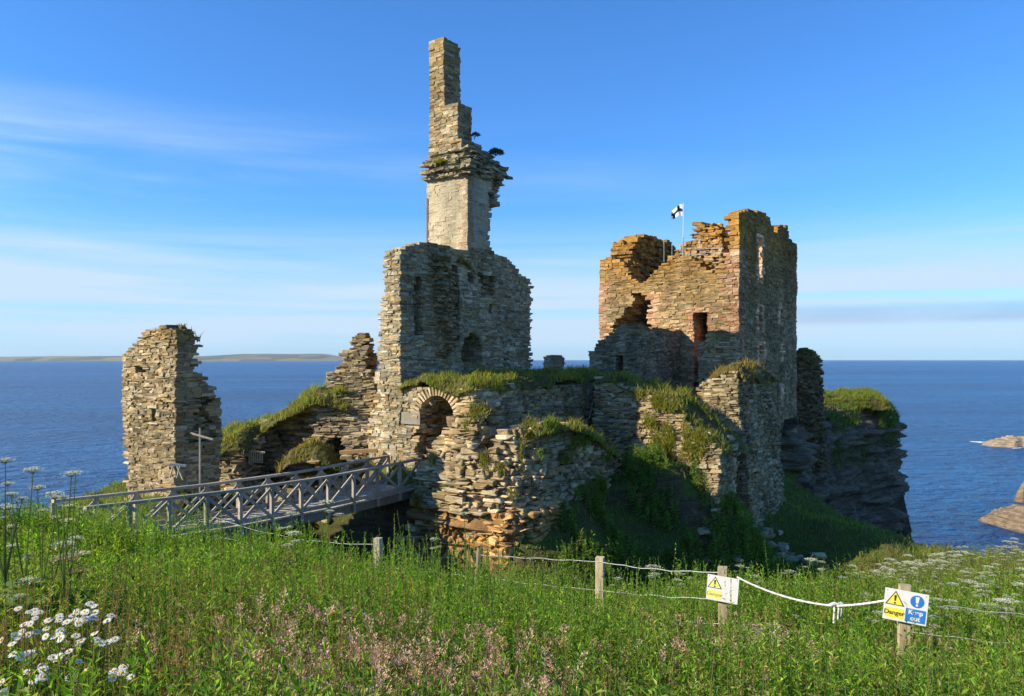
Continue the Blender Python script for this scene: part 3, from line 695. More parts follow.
# pinnacle
frp = (-7.0, 31.2, 8)
def ppx(px, py, Y=31.1):
    p = P(px, py, Y); c, s = math.cos(R(8)), math.sin(R(8)); return c * (p[0] + 7.0) - s * (p[1] - 31.2), p[2]
pf = sorted(ppx(a, b) for a, b in ((325, 372), (331, 371), (336, 366), (343, 363), (346, 352), (343, 351), (350, 350), (352, 340), (357, 333), (362, 331), (367, 335), (366, 345), (369, 352), (370, 368), (374, 372), (376, 396), (380, 400)))
pu = np.array([q[0] for q in pf]); pz = np.array([q[1] for q in pf])
x, y = fw(frp, .6, .4); pin = thing('wall_stub', 'narrow jagged pinnacle of ruined wall standing just left of the chimney ruin', 'ruin', (x, y, -2))
st = stones(lambda u, v, z: z < np.interp(u, pu, pz) + .1 * fbm(u * 2, v * 2, z * 2, 2, 6), (pu[0], pu[-1]), (0, .9), (-2.6, 1.2), (.07, .13), (.16, .4), (.25, .45), .016, .014, 52, PAL * .95, rot=3, frame=frp, colfn=mossy(.2, 1.6, .5, (.27, .17, .04)))
build_stones(st, 'wall', M['stone'], pin)

# ================================================================== gate vault
x, y = f2w(1.6, 3); gate = thing('gatehouse_ruin', 'low vaulted gatehouse with an arched entrance at the end of the footbridge', 'ruin', (x, y, -4.8))
ac = n1(437, 398, 0); au = ac[0]; az_ = ac[1]
def in_gate(u, v, z):
    nz = fbm(u * 1.1, v * 1.1, z * 1.1, 3, 81)
    r = .86; sp = az_ - r + .1
    tunnel = (np.abs(u - au) < r) & ((z < sp) | ((u - au) ** 2 + (z - sp) ** 2 < r * r)) & (v < 4.2)
    ring = (np.abs(u - au) < r + .28) & ((u - au) ** 2 + (z - sp) ** 2 < (r + .3) ** 2) & (z > sp) & (v < .3)
    body = (u > -.05) & (u < 3.3 + .0 * z + .1 * nz) & (z < -1.02 + .15 * nz)
    return body & ~tunnel & ~ring
st = stones(in_gate, (-.0, 3.35), (0, 8.9), (-5.6, -.8), (.07, .15), (.16, .45), (.2, .42), .016, .016, 61, np.concatenate([PAL, PAL_GREY]) * 1.08, rot=2, warp=lambda u, v, z: (.25 * fbm(v * .7, z * .7, 2., 3, 13), .12 * fbm(u, v, z, 3, 14)))
build_stones(st, 'wall', M['stone'], gate)
# voussoirs
rng = np.random.default_rng(4); mb = MB(); r = .86; sp = az_ - r + .1
for i in range(21):
    th = np.pi * (i + .5) / 21; c_, s_ = math.cos(th), math.sin(th); r0, r1 = r - .01, r + .33 + rng.uniform(-.05, .06)
    a0 = np.array(f2w(au + c_ * r0, .14 + rng.uniform(-.03, .03)) + (sp + s_ * r0,)); a1 = np.array(f2w(au + c_ * r1, .14) + (sp + s_ * r1,))
    mb.beam(a0, a1, .4, .085 + rng.uniform(-.01, .02), up=(-sa, -ca, 0) if False else np.cross(a1 - a0, (-sa, -ca, 0)), c=PAL[rng.integers(7)] * 1.1, bev=.012)
mb.build('arch', M['stone'], gate)
turf('turf', 7, (-.05, 3.4), (-.15, 9.3), lambda u, v: -.86 + .015 * v + .3 * fbm(u * .8, v * .8, 2., 3, 3), None, 'long grass growing over the gatehouse vault', .26, 420, hgt=(.07, .26))
# pale plaque beside the arch
pc = n1(411.5, 418.5, -.06); mb = MB(); a = f2w(pc[0] - .5, -.03); b = f2w(pc[0] + .4, -.03)
mb.beam((a[0], a[1], pc[1]), (b[0], b[1], pc[1]), .06, .42); o = mb.build('wall_panel', plain('pale slab', (.2, .18, .14), .85, .2, 5, .4)); tag(o, 'plain pale grey rectangular slab set in the wall left of the arch', 'panel')
# limewashed strip and steel props at the right of the vault
mb = MB()
for i, (p_, q_) in enumerate((((593, 402), (586, 418)), ((599, 401), (592, 420)), ((604, 400), (600, 419)), ((608, 403), (606, 421)))):
    v0, z0_ = n2(p_[0], p_[1], 3.5); v1, z1_ = n2(q_[0], q_[1], 3.6); a = f2w(3.5, v0); b = f2w(3.75, v1); mb.beam((a[0], a[1], z0_), (b[0], b[1], z1_), .045, .045)
va, za = n2(588, 404, 3.5); vb_, zb_ = n2(609, 404, 3.5); a = f2w(3.5, va); b = f2w(3.5, vb_); mb.beam((a[0], a[1], za), (b[0], b[1], zb_), .05, .05)
tag(mb.build('railing', M['grey_wood']), 'short leaning metal railing beside the right end of the gatehouse vault', 'railing')

# ================================================================== foreground rampart
x, y = f2w(4, 0); ram = thing('rampart_ruin', 'broad crumbling rampart of loose slabs in front of the gatehouse, the nearest ruin', 'ruin', (x, y, -7.5))
rp = prof1(-.7, [(413, 480), (420, 468), (430, 447), (440, 434), (447, 418), (458, 405), (466, 402), (474, 408), (480, 424), (486, 450), (490, 464), (498, 462), (503, 452), (508, 441), (520, 430), (532, 419), (545, 413), (560, 412)])
bk = sorted([n2(545, 413, 6.0), n2(560, 415, 6.0), n2(580, 428, 6.0), n2(600, 442, 6.0), n2(640, 477, 6.0), n2(670, 505, 6.0), n2(700, 525, 6.)]); bv_ = np.array([q[0] for q in bk]); bz_ = np.array([q[1] for q in bk])
def in_ram(u, v, z):
    nz = fbm(u * .8, v * .8, z * .8, 4, 91)
    vf = -1.45; ur = 9; ll = -9
    tt = rp(np.clip(u, 1.4, 5.9)) + .12 * nz; tt = np.where(v > .9, np.minimum(tt, np.interp(v, bv_, bz_) + .1 + .2 * nz), tt)
    gap = (np.abs(u - 3.62) < .16) & (z > -3.9) & (v < .8)
    return (v > vf) & (u < ur) & (u > ll) & (z < tt) & ((u > 3.85) | (v < -.3 + .3 * nz) | (z < -4.3)) & ((u > 4.6) | (v < .6) | (z < -4))
rc = lambda C, col, up, rng: mossy(-3.2, -1.6, .35, (.22, .16, .06))(C, col, up, rng)
rwarp = lambda u, v, z: (-.13 * (z + 5.2) * np.clip((u - 2) / 4, 0, 1) - .55 * np.exp(-((v + 1.4) / .8) ** 2) * sst(4.8, 6.2, u) + .22 * fbm(v * .6, z * .8, 2., 3, 13) * sst(4.5, 6, u), (.2 * (z + 5.2) + np.where(u < 3.7, .25, 0) + .55 * fbm(u * .55, z * .55, 6., 4, 17)) * sst(1.5, -.6, v) + .6 * np.exp(-((6.3 - u) / .8) ** 2) * sst(.5, -1.2, v))
st = stones(in_ram, (1.5, 6.3), (-1.4, 6.6), (-4.95, -1.2), (.06, .2), (.14, .7), (.25, .5), .03, .028, 71, PAL * 1.12, rot=6, prot=.045, deep=.8, colfn=rc, warp=rwarp)
build_stones(st, 'wall', M['stone'], ram)
PAL_OCHRE = np.array([(.42, .27, .12), (.36, .22, .09), (.48, .33, .17), (.3, .18, .08), (.44, .31, .16)])
owarp = lambda u, v, z: (-.5 * np.exp(-((v + 1.1) / .8) ** 2) * sst(4.8, 6.2, u) + .5 * fbm(v * .5, z * .9, 2., 4, 23) * sst(4.5, 6, u), (.45 * fbm(u * .5, z * .9, 6., 4, 27) - .06 * (z + 5)) * sst(1.5, -.6, v))
st = stones(lambda u, v, z: z < -4.75 + .3 * fbm(u * .8, v, 2., 3, 4), (1.55, 6.15), (-1.15, 6.6), (-8.6, -4.5), (.07, .24), (.15, .6), (.25, .5), .04, .04, 72, PAL_OCHRE, rot=3, prot=.03, deep=.8, warp=owarp)
build_stones(st, 'ochre_footing', M['ochre_stone'], ram)
# ochre bedrock under the rampart: one eroded shell
def shell(name, ring, zs, mat, amp, seed, parent=None, cap=True, taper=.1, label=None, step=.09, seg=.1, rnd=0):
    ring = np.array(ring, float); n = len(ring); d = np.linalg.norm(np.roll(ring, -1, 0) - ring, axis=1); tt = np.concatenate([[0], np.cumsum(d)])
    m = int(tt[-1] / seg); s = np.linspace(0, tt[-1], m, endpoint=False)
    rx = np.interp(s, tt, np.append(ring[:, 0], ring[0, 0])); ry = np.interp(s, tt, np.append(ring[:, 1], ring[0, 1]))
    cx_, cy_ = rx.mean(), ry.mean(); rows = []
    tx, ty = np.roll(rx, -3) - np.roll(rx, 3), np.roll(ry, -3) - np.roll(ry, 3); L = np.hypot(tx, ty); nx, ny = ty / L, -tx / L
    if ((rx - cx_) * nx + (ry - cy_) * ny).mean() < 0: nx, ny = -nx, -ny
    Zs = np.arange(zs[0], zs[1] + .01, step)
    for z in Zs:
        zz = z + .15 * fbm(rx * .4, ry * .4, 0 * rx, 2, seed)
        f = (amp * (1.1 * vn(rx * .15, ry * .15, zz * 3.2, seed) + .6 * vn(rx * .6, ry * .6, zz * 6, seed + 1) + 1.2 * fbm(rx * .9, ry * .9, zz * .9, 4, seed + 2))) + (zs[1] - z) * taper - rnd * np.clip((z - zs[1] + 1.7) / 1.7, 0, 1) ** 2
        rows.append(np.stack([rx + nx * f, ry + ny * f, np.full(m, z)], 1))
    nr = len(rows)
    for q in ((.66), (.33), (.02)):
        r_ = rows[nr - 1]; rows.append(np.stack([cx_ + (r_[:, 0] - cx_) * q, cy_ + (r_[:, 1] - cy_) * q, r_[:, 2] + .1 * fbm(r_[:, 0], r_[:, 1], q, 3, seed) + .1], 1))
    V = np.concatenate(rows); a = np.arange(len(rows) - 1)[:, None] * m; j = np.arange(m)[None]; jn = (j + 1) % m
    Q = np.stack([a + j, a + jn, a + m + jn, a + m + j], 2).reshape(-1, 4)
    if parent is not None: V = V - np.array(parent.location)
    return mk(name, V, [Q], mat, parent, smooth=True)
ring = [f2w(a, b) for a, b in ((1.5, -1.1), (3, -1.1), (4.6, -1.3), (5.9, -1.15), (6.1, 0), (6.1, 2.6), (4, 3.4), (1.6, 3), (1.45, .5))]
shell('bedrock', [(x_ * .985 + .01, y_ + .12) for x_, y_ in ring], (-8.6, -4.85), M['ochre'], .3, 5, ram, taper=.07)
rt = lambda u, v: np.where(v > .9, np.minimum(rp(np.clip(u, 1.4, 5.9)), np.interp(v, bv_, bz_)), rp(np.clip(u, 1.4, 5.9)))
turf('turf', 9, (4.95, 6.2), (-.25, 5.4), lambda u, v: rt(u, v) - .05, None, 'grass capping the right shoulder of the rampart', .2, 420, cols=G_WALL)
turf('turf', 10, (2.2, 3.35), (-.45, 1.7), lambda u, v: rt(u, v) - .16, None, 'dry grass and moss on the left knob of the rampart', .3, 260, cols=[(.27, .18, .07), (.2, .15, .05), (.15, .15, .03)])

def bank_z(u, v): 
    x, y = f2w(u, v); return zg(x, y)
def bank_top(u, v):
    ridge = np.interp(v, bv_, bz_); base = bank_z(u, v)
    w = np.interp(u, [4.0, 5.0, 6.1, 7.2, 8.6], [.5, .95, 1, .42, 0]); return base + (np.maximum(ridge, base) - base) * w * sst(.4, 1.6, v)

# ================================================================== rubble wall right of the vault
q0 = n1(592, 378, 7.0); q1 = n1(722, 450, 7.0)
w2 = prof1(7.0, [(588, 378), (600, 379), (615, 384), (630, 389), (650, 397), (668, 404), (690, 425), (715, 445), (730, 455)])
x, y = f2w(5.5, 7.5); rw = thing('retaining_wall_ruin', 'sunlit crumbling stone wall with bushy grass, between the gatehouse vault and the red quoined tower', 'ruin', (x, y, -5.5))
w2b = prof1(7.0, [(588, 470), (612, 420), (625, 440), (645, 462), (680, 470), (730, 480)])
def in_rw(u, v, z):
    nz = fbm(u * .9, v * .9, z * .9, 3, 101)
    return (z < w2(u) + .15 * nz)
st = stones(in_rw, (q0[0], q1[0]), (6.8, 8.6), (-7.6, -.6), (.07, .15), (.18, .5), (.2, .45), .02, .02, 81, PAL * 1.05, rot=4, prot=.025, warp=lambda u, v, z: (0 * u, .12 * (z + 4) + .45 * fbm(u * .6, z * .6, 3., 4, 7)))
build_stones(st, 'wall', M['stone'], rw)
turf('turf', 12, (q0[0] + .1, q1[0]), (7.1, 9.4), lambda u, v: w2(u) + .1, None, 'rough grass along the head of the sunlit crumbling wall', .35, 280)
ub_ = n1(672, 430, 6.9)[0]

# ================================================================== low roofless block before the tower
x, y = f2w(3, 12); lb = thing('roofless_block_ruin', 'low roofless grey wall standing in shadow directly before the red quoined tower', 'ruin', (x, y, -2))
t1_ = prof1(11.3, [(588, 362), (592, 350), (600, 340), (612, 332), (620, 328), (637, 326), (642, 326)])
t2_ = prof2(3.75, [(636, 326), (655, 328), (672, 330), (682, 329), (690, 330)])
def in_lb(u, v, z):
    nz = fbm(u * 1.2, v * 1.2, z * 1.2, 3, 111)
    fr = (v < 12.2) & (z < t1_(u) + .15 * nz)
    sd_ = (u > 2.9) & (z < t2_(v) + .12 * nz)
    return (fr | sd_)
st = stones(in_lb, (n1(589, 360, 11.3)[0], 3.75), (11.3, 16), (-3.2, 1.8), (.06, .12), (.15, .42), (.2, .42), .012, .006, 91, PAL_GREY * .8, colfn=mossy(.9, 1.8, .4), cuts=[(0, n1(619, 370, 11.3)[0] - .2, n1(619, 370, 11.3)[0] + .2, (11, 12.3), (-1.6, .2))], warp=lambda u, v, z: (.1 * fbm(v, z, 1., 3, 3), .1 * fbm(u, z, 2., 3, 4)))
build_stones(st, 'wall', M['stone'], lb)
# lit stub pier with a grass hat
x, y = f2w(7, 8); pr = thing('pier_ruin', 'tall broken stone pier with a grassy hat in front of the tower doorway', 'ruin', (x, y, -5.5))
pA = n1(697, 400, 10.2); pB = n1(741, 400, 10.2)
pt = prof1(10.2, [(695, 393), (700, 388), (710, 382), (722, 375), (734, 371), (745, 376)])
def in_pr(u, v, z):
    nz = fbm(u * 1.2, v * 1.2, z * 1.2, 3, 121); return (z < pt(u) + .12 * nz) 
st = stones(in_pr, (pA[0], pB[0]), (10.2, 14.4), (-6.8, -.3), (.07, .14), (.16, .45), (.2, .45), .018, .018, 95, PAL, rot=3, prot=.02, warp=lambda u, v, z: ((.25 * fbm(v * .7, z * .7, 1., 3, 3) + .16 * np.maximum(0, -2.2 - z)) * sst(pA[0], pB[0], u), .3 * fbm(u * .7, z * .7, 2., 3, 4) - .16 * np.maximum(0, -2.2 - z)))
build_stones(st, 'wall', M['stone'], pr)
turf('turf', 14, (pA[0] + .1, pB[0] + .1), (10.1, 14.3), lambda u, v: pt(u) + .12, None, 'rounded hat of dry grass on the broken pier', .4, 320, cols=[(.26, .2, .05), (.2, .17, .04), (.3, .2, .06)])
pA2 = n1(698, 350, 14.2); pB2 = n1(733, 350, 14.2); pt3 = prof1(14.2, [(696, 352), (703, 338), (712, 331), (722, 330), (733, 342), (736, 350)])
st = stones(lambda u, v, z: z < pt3(u) + .15 * fbm(u * 2, v * 2, z * 2, 2, 4), (pA2[0], pB2[0]), (14.2, 15.3), (-3, 1.9), (.08, .15), (.2, .5), (.25, .5), .02, .02, 96, PAL, rot=4, colfn=mossy(.3, 1.8, .5))
x, y = f2w((pA2[0] + pB2[0]) / 2, 14.7); p2 = thing('wall_stub', 'short mossy topped masonry stub right beside the tower doorway', 'ruin', (x, y, -3)); build_stones(st, 'wall', M['stone'], p2)

# ================================================================== tower house on the right
TU = 6.75; TL = n1(600, 330, 16)[0]; TV1 = n2(797, 330, TU)[0]
x, y = f2w(3, 20); tw = thing('tower_house_ruin', 'large ruined tower house with red corner stones and orange lichen on its broken top', 'ruin', (x, y, -6.5))
f1 = prof1(16, [(596, 262), (603, 260), (610, 257), (627, 262), (629, 274), (640, 284), (650, 278), (656, 270), (662, 266), (672, 262), (684, 257), (697, 260), (708, 272), (712, 276), (719, 272), (725, 256), (733, 247), (737, 226), (741, 215), (748, 210)])
f2_ = prof2(TU, [(739, 214), (748, 210), (757, 209.5), (766, 213), (771, 222), (776, 233), (781, 225), (787, 226), (790, 238), (794, 240), (797, 246)])
lt_ = lambda v: np.interp(v, [16, 17.0, 17.3, 19, 22, 23.4, 23.8], [4.7, 4.8, 6.2, 6.9, 7.0, 6.2, 5.])
hA = n1(633, 315, 16); dA = n1(701, 340, 16)
s1 = n2(760.5, 258, TU); s2 = n2(761, 318, TU); s3 = n2(761.5, 352, TU); s4 = n2(781, 316, TU); s5 = n2(782, 352, TU); s6 = n2(782, 395, TU)
hp = [n1(a, b, 16) for a, b in ((636, 290), (650, 296), (651, 329), (612, 330), (620, 317), (631, 306))]
def poly_in(u, z, poly):
    ins = np.zeros(u.shape, bool); n = len(poly)
    for i in range(n):
        ax, ay = poly[i]; bx, by = poly[(i + 1) % n]
        ins ^= ((ay > z) != (by > z)) & (u < (bx - ax) * (z - ay) / (by - ay + 1e-12) + ax)
    return ins
def in_tw(u, v, z):
    nz = fbm(u * .9, v * .9, z * .9, 4, 131)
    front = (v < 17.3) & (z < f1(u) + .15 * nz)
    side = (u > TU - np.interp(z, [3.3, 4.8], [1.25, .5])) & (z < f2_(v) + .15 * nz)
    left = (u < TL + 1.2) & (z < lt_(v) + .3 * nz)
    back = (v > TV1 - 1.2) & (z < 2.6 + .6 * nz)
    floor_ = z < -1.9
    ok = front | side | left | back | floor_
    ok &= ~(poly_in(u + .12 * nz, z + .12 * nz, hp) & (v < 17.4))
    return ok & (u > TL + .03 * nz + np.where(z < 2.2, -.0, .06))
def tw_col(C, col, up, rng):
    return mossy(1.8, 6.6, .8, (.33, .18, .035))(C, col, up, rng)
st = stones(in_tw, (TL, TU), (16, TV1), (-7.2, 8.3), (.055, .17), (.14, .5), (.25, .5), .01, .006, 101, PAL_TOWER * 1.15, rot=2, prot=.011, colfn=tw_col,
    cuts=[(0, dA[0] - .36, dA[0] + .36, (15.9, 17.4), (-1.5, n1(701, 312, 16)[1]))] + [(1, s_[0] - hw, s_[0] + hw, (TU - 1.3, TU + .1), (s_[1] - hh, s_[1] + hh)) for s_, hw, hh in ((s1, .3, 1.1), (s2, .28, .6), (s3, .3, .4), ((s5[0], s4[1]), .1, .35))],
    warp=lambda u, v, z: (.09 * fbm(v * .5, z * .5, 1., 4, 3), .14 * fbm(u * .5, z * .5, 2., 4, 4)))
C = st['C']; u_, v_, z_ = C.T
qn = ((u_ > TU - .55) & (v_ < 16.55) & (z_ < 5.2)); ql = (u_ < TL + .6) & (v_ < 16.6) & (z_ < 4); qr = (u_ > TU - .5) & (v_ > TV1 - .45) & (z_ < 5)
alt = ((z_ * 3.2).astype(int) % 2 == 0)
qn |= alt & (u_ > TU - .9) & (v_ < 16.9) & (z_ < 5.2); dr = (np.abs(u_ - dA[0]) < .75) & (np.abs(u_ - dA[0]) > .3) & (v_ < 16.7) & (z_ > -1.5) & (z_ < 2.5)
dl = (np.abs(u_ - dA[0]) < .75) & (v_ < 16.7) & (z_ > n1(701, 312, 16)[1]) & (z_ < n1(701, 307, 16)[1])
hs = (np.abs(u_ - n1(654, 310, 16)[0]) < .25) & (v_ < 16.7) & (z_ > 1.6) & (z_ < 3.3)
ws = np.zeros(len(u_), bool); wsi = []
for s_, hw, hh in ((s1, .28, 1.05), (s2, .26, .55), (s3, .26, .4), (s4, .0, .35), (s5, .0, .4), (s6, .0, .45)):
    wsi.append((np.abs(v_ - s_[0]) < hw + .3) & (np.abs(z_ - s_[1]) < hh + .18) & (u_ > TU - .6) & ~ws); ws |= wsi[-1]
red = qn | ql | qr | hs
def recolor(sel, k=1.):
    st['col'][sel] = PAL_RED[np.random.default_rng(3).integers(0, 4, sel.sum())] * np.random.default_rng(5).uniform(.8, 1.25, (sel.sum(), 1)) * k
recolor(red); recolor(dr | dl); recolor(ws, 1.8)  # window surrounds lightened to stand in for sunlit reveals on the shaded face
dd_ = (dr | dl) & ~red; ws &= ~(red | dd_)
build_stones(st, 'wall', M['lichen_stone'], tw, ~(red | dd_ | ws)); [build_stones(st, 'quoin', M['red_stone'], tw, q_) for q_ in (qn, ql & ~qn, qr & ~qn & ~ql, hs & ~qn & ~ql & ~qr)]
build_stones(st, 'door_surround', M['red_stone'], tw, dd_); [build_stones(st, 'window_surround', M['red_stone'], tw, q_ & ws) for q_ in wsi]
# inner pinnacle seen over the front wall
ip = prof1(18.6, [(668, 262), (676, 250), (686, 243), (694, 236), (696, 224), (703, 222), (706, 229), (710, 222), (716, 223), (720, 232), (722, 244), (722.5, 262)])
ipa, ipb = n1(668, 250, 18.6)[0], n1(722, 250, 18.6)[0]
st = stones(lambda u, v, z: z < ip(u) + .15 * fbm(u * 2, v * 2, z * 2, 2, 14), (ipa, ipb), (18.6, 19.8), (-1, 7.2), (.1, .18), (.2, .5), (.3, .5), .025, .02, 103, PAL, rot=4, prot=.04, colfn=mossy(3.5, 7, .85, (.36, .19, .035)))
build_stones(st, 'inner_wall', M['lichen_stone'], tw)
# rounded turret behind
x, y = f2w(8.4, 26.5)
bt = thing('turret_ruin', 'dark rounded stub of a turret just right of the red quoined tower', 'ruin', (*P(809, 400, 46)[:2], -7))
cx_, cy_ = P(805, 400, 47)[:2]
def in_bt(u, v, z):
    r_ = .9 * np.sqrt(np.clip(1 - (np.clip(z + .6, 0, 9) / 1.25) ** 2, 0, 1)) + .05 * np.clip(-z - 1, 0, 9)
    return (np.hypot(u, v) < r_ + .0) & (z < .6)
st = stones(in_bt, (-1.6, 1.6), (-1.6, 1.6), (-6.5, .7), (.09, .16), (.15, .3), (.15, .3), .02, .02, 105, PAL_TOWER * .8, rot=12, frame=(cx_, cy_, 20), colfn=mossy(-1, 1, .6, (.12, .14, .03)))
build_stones(st, 'wall', M['stone'], bt)
# small ruined block on the skyline behind the vault
sb = P(554, 363, 37); st = stones(lambda u, v, z: z < sb[2] + .25 + .1 * fbm(u, v, z, 2, 3), (-.42, .42), (-.3, .3), (-1.9, sb[2] + .3), (.1, .2), (.25, .5), (.3, .5), .02, .02, 107, PAL_GREY, frame=(sb[0], sb[1], 20))
o = thing('stone_block', 'small square stump of masonry on the skyline right of the chimney ruin', 'stone block', (sb[0], sb[1], -1.9)); build_stones(st, 'wall', M['stone'], o)
# remnant of masonry on the right hand cliff top
rk = P(879, 405, 57); st = stones(lambda u, v, z: z < rk[2] + .25 - .2 * np.abs(u) + .2 * fbm(u, v, z, 2, 3), (-.55, .55), (-.6, .8), (-4.6, rk[2] + .4), (.12, .22), (.3, .7), (.3, .6), .04, .03, 108, PAL, rot=5, frame=(rk[0], rk[1], 30))
o = thing('stone_outcrop', 'small sunlit outcrop of layered stone at the grassy edge of the right hand cliff', 'outcrop', (rk[0], rk[1], -6)); build_stones(st, 'layered_stone', M['stone'], o)

# loose slabs between the curtain wall and the bridge
rng = np.random.default_rng(77)
def rubble(name, cx_, cy_, rx, ry, n, s=(.12, .4), seed=1, label=None):
    rng = np.random.default_rng(seed); mbs = []
    x = cx_ + rx * rng.normal(0, .45, n); y = cy_ + ry * rng.normal(0, .45, n); z = zg(x, y) + rng.uniform(-.05, .25, n)
    Vs = []; Qs = []; Ts = []; Cs = []
    L = TV[:, :3] * 1.; 
    for i in range(n):
        hs = np.array((rng.uniform(*s), rng.uniform(*s) * .7, rng.uniform(.04, .09))); b = .03
        ins = np.ones((24, 3)); 
        for q in range(24):
            for ax in range(3):
                if ax != TV[q, 3]: ins[q, ax] = 0
        v = L * (hs - b * (1 - ins) * np.array((1, 1, .6))); v = v + rng.normal(0, .02, (8, 3))[TC]
        rot = np.array(Matrix.Rotation(rng.uniform(0, 6.3), 3, 'Z') @ Matrix.Rotation(rng.normal(0, .25), 3, 'X') @ Matrix.Rotation(rng.normal(0, .2), 3, 'Y'))
        Vs.append(v @ rot.T + (x[i], y[i], z[i])); Qs.append(TQ + 24 * i); Ts.append(TT + 24 * i); Cs.append(np.tile(PAL[rng.integers(7)] * rng.uniform(.9, 1.3), (24, 1)))
    return tag(mk(name, np.concatenate(Vs), [np.concatenate(Qs), np.concatenate(Ts)], M['stone'], col=np.concatenate(Cs)), label, kind='stuff')
rubble('rubble', -8.8, 29.2, 3.2, .8, 170, seed=3, label='loose fallen slabs behind the footbridge')
rubble('rubble', -3.4, 26.6, .9, 1.2, 60, seed=4, label='fallen slabs beside the bridge end')
rt2 = np.linspace(0, 1, 2)
turf('turf', 15, (-5.5, 1.0), (-1.3, 7), lambda u, v: -2.6 - .035 * np.minimum(u, 0) ** 2 * .3 - .09 * np.maximum(u, 0) ** 2 - .05 * (v - 2) ** 2, (25.2, 56.0, 8), 'sunlit grass on the brink of the right hand cliff', .5, 420, (.12, .3), .16, [(.17, .23, .03), (.22, .23, .04), (.13, .2, .02)])

SH = [(.16, .2, .03), (.24, .21, .04), (.11, .16, .02), (.3, .24, .07)]
wy = lambda u, z: (u, 6.72 + .12 * (z + 4))
q = [n1(a, b, 6.9) + (c_, d_) for a, b, c_, d_ in ((652, 402, .5, .35), (668, 415, .6, .5), (675, 435, .6, .5), (660, 448, .45, .4), (690, 452, .6, .35), (650, 425, .3, .3), (640, 396, .4, .15), (700, 440, .4, .3), (672, 462, .4, .25))]
hanging('grass_tufts', 21, q, 2600, (.18, .42), SH, 'shaggy yellow green grass hanging down the sunlit crumbling wall', wy)
ry_ = lambda u, z: (u, -1.45 + .2 * (z + 5.2) + np.where(u < 3.7, .2, 0))
q = [n1(a, b, -1.1) + (c_, d_) for a, b, c_, d_ in ((468, 412, .5, .3), (455, 425, .4, .3), (500, 470, .22, .2), (483, 462, .2, .3), (430, 462, .25, .2), (515, 495, .2, .12), (445, 490, .2, .1), (524, 428, .35, .25), (520, 452, .12, .4), (418, 500, .2, .3))]
hanging('grass_tufts', 22, q, 2600, (.1, .28), [(.26, .18, .07), (.15, .18, .03), (.2, .17, .05), (.11, .17, .02)], 'dry and green tufts rooted among the slabs of the rampart', ry_)
# projecting stone mass added to shade the wall right of it, under a grass mound
us = upx(258, 430)[0]
sp_t = lambda u, v: ctop(u) - .12 - .38 * np.clip(-v, 0, 2) - .25 * np.clip(u - us + .5, 0, 1)
st = stones(lambda u, v, z: (z < sp_t(u, v) + .2 * fbm(u, v, z, 3, 5)) & (u < us + .2 * fbm(v, z, 3., 3, 6)), (cu[0] + .3, us + .25), (-1.9, .25), (-5.4, -1.6), (.07, .15), (.18, .5), (.2, .45), .025, .018, 153, PAL, rot=5, frame=frm, prot=.03)
build_stones(st, 'shade_spur', M['stone'], cur)
turf('turf', 16, (cu[0] + .2, us + .2), (-2.0, .3), lambda u, v: sp_t(u, v) + .14, frm, 'grass mound sloping down towards the footbridge right of the left tower', .3, 500, (.1, .28))
u3, u4 = upx(296, 440)[0], upx(349, 440)[0]
turf('turf', 17, (u3, u4), (-1.7, -.4), lambda u, v: -3.62 + .35 * np.sin((u - u3) / (u4 - u3) * 3.14) - .2 * np.abs(v + 1), frm, 'low hummock of dry grass behind the middle of the footbridge', .45, 520, (.1, .26), cols=[(.26, .2, .05), (.18, .18, .04)])
# plants sprouting from the chimney cornice
def bush(label, u, v, z, r, n, seed, cols):
    rng = np.random.default_rng(seed); x, y = f2w(u, v); d = rng.normal(0, 1, (n, 3)); d /= np.linalg.norm(d, axis=1)[:, None]; d[:, 2] = np.abs(d[:, 2]) * .8
    B = np.array((x, y, z)) + d * r * rng.random((n, 1)) ** .5 * np.array((1, 1, .8)); o = thing('wall_plant', label, 'plant', (x, y, z)); V, T, C_ = leaves(B - np.array((x, y, z)), d, .11, .05, pick(rng, n, cols), rng)
    mk('foliage', V, [T], M['leaf'], o, col=C_); mb = MB(); mb.tube([(x - .05, y, z - .15), (x, y, z + r * .3)], .02, 5, c=(.15, .12, .07)); mb.build('stem', M['leaf'], o)
bush('green bush growing out of the right edge of the chimney cornice', .2, 5.5, 8.55, .3, 500, 5, [(.05, .09, .02), (.08, .12, .03)])
bush('small sprig on the step of the chimney stack, above the green bush', -.5, 5.0, 9.3, .17, 160, 6, [(.12, .12, .04), (.08, .1, .03)])
bush('yellowish tuft on the left front of the chimney cornice', -1.2, 3.65, 8.0, .22, 260, 7, [(.25, .22, .04), (.2, .18, .04)])
for q in range(3):
    a = f2w(.1, 3.86 + .12 * q)
turf('turf', 18, (-1.9, .1), (3.2, 3.95), lambda u, v: 3.98 - .15 * np.abs(u + .6), None, 'orange brown grass at the foot of the chimney', .25, 500, (.08, .2), cols=[(.34, .22, .05), (.22, .19, .04)])

turf('turf', 19, (uL + .1, uR - .05), (-7.2, -6.6), lambda u, v: tl(u) + .02, None, 'brown grass on the head of the small left tower', .3, 420, (.06, .2), cols=[(.24, .16, .05), (.18, .15, .04), (.15, .15, .03)])

cring = [(13.6, 42), (15.2, 42.2), (16.6, 45.6), (19.6, 50.2), (23, 53.8), (26.6, 56.4), (28.4, 59.5), (28.6, 64), (24, 66.5), (19, 64), (15, 56), (13.5, 49)]
tag(shell('cliff', cring, (-21, -3.3), M['dark_rock'], .6, 31, taper=.06, step=.1, seg=.14, rnd=1.5), 'dark layered sea cliff beyond the right tower', kind='structure')

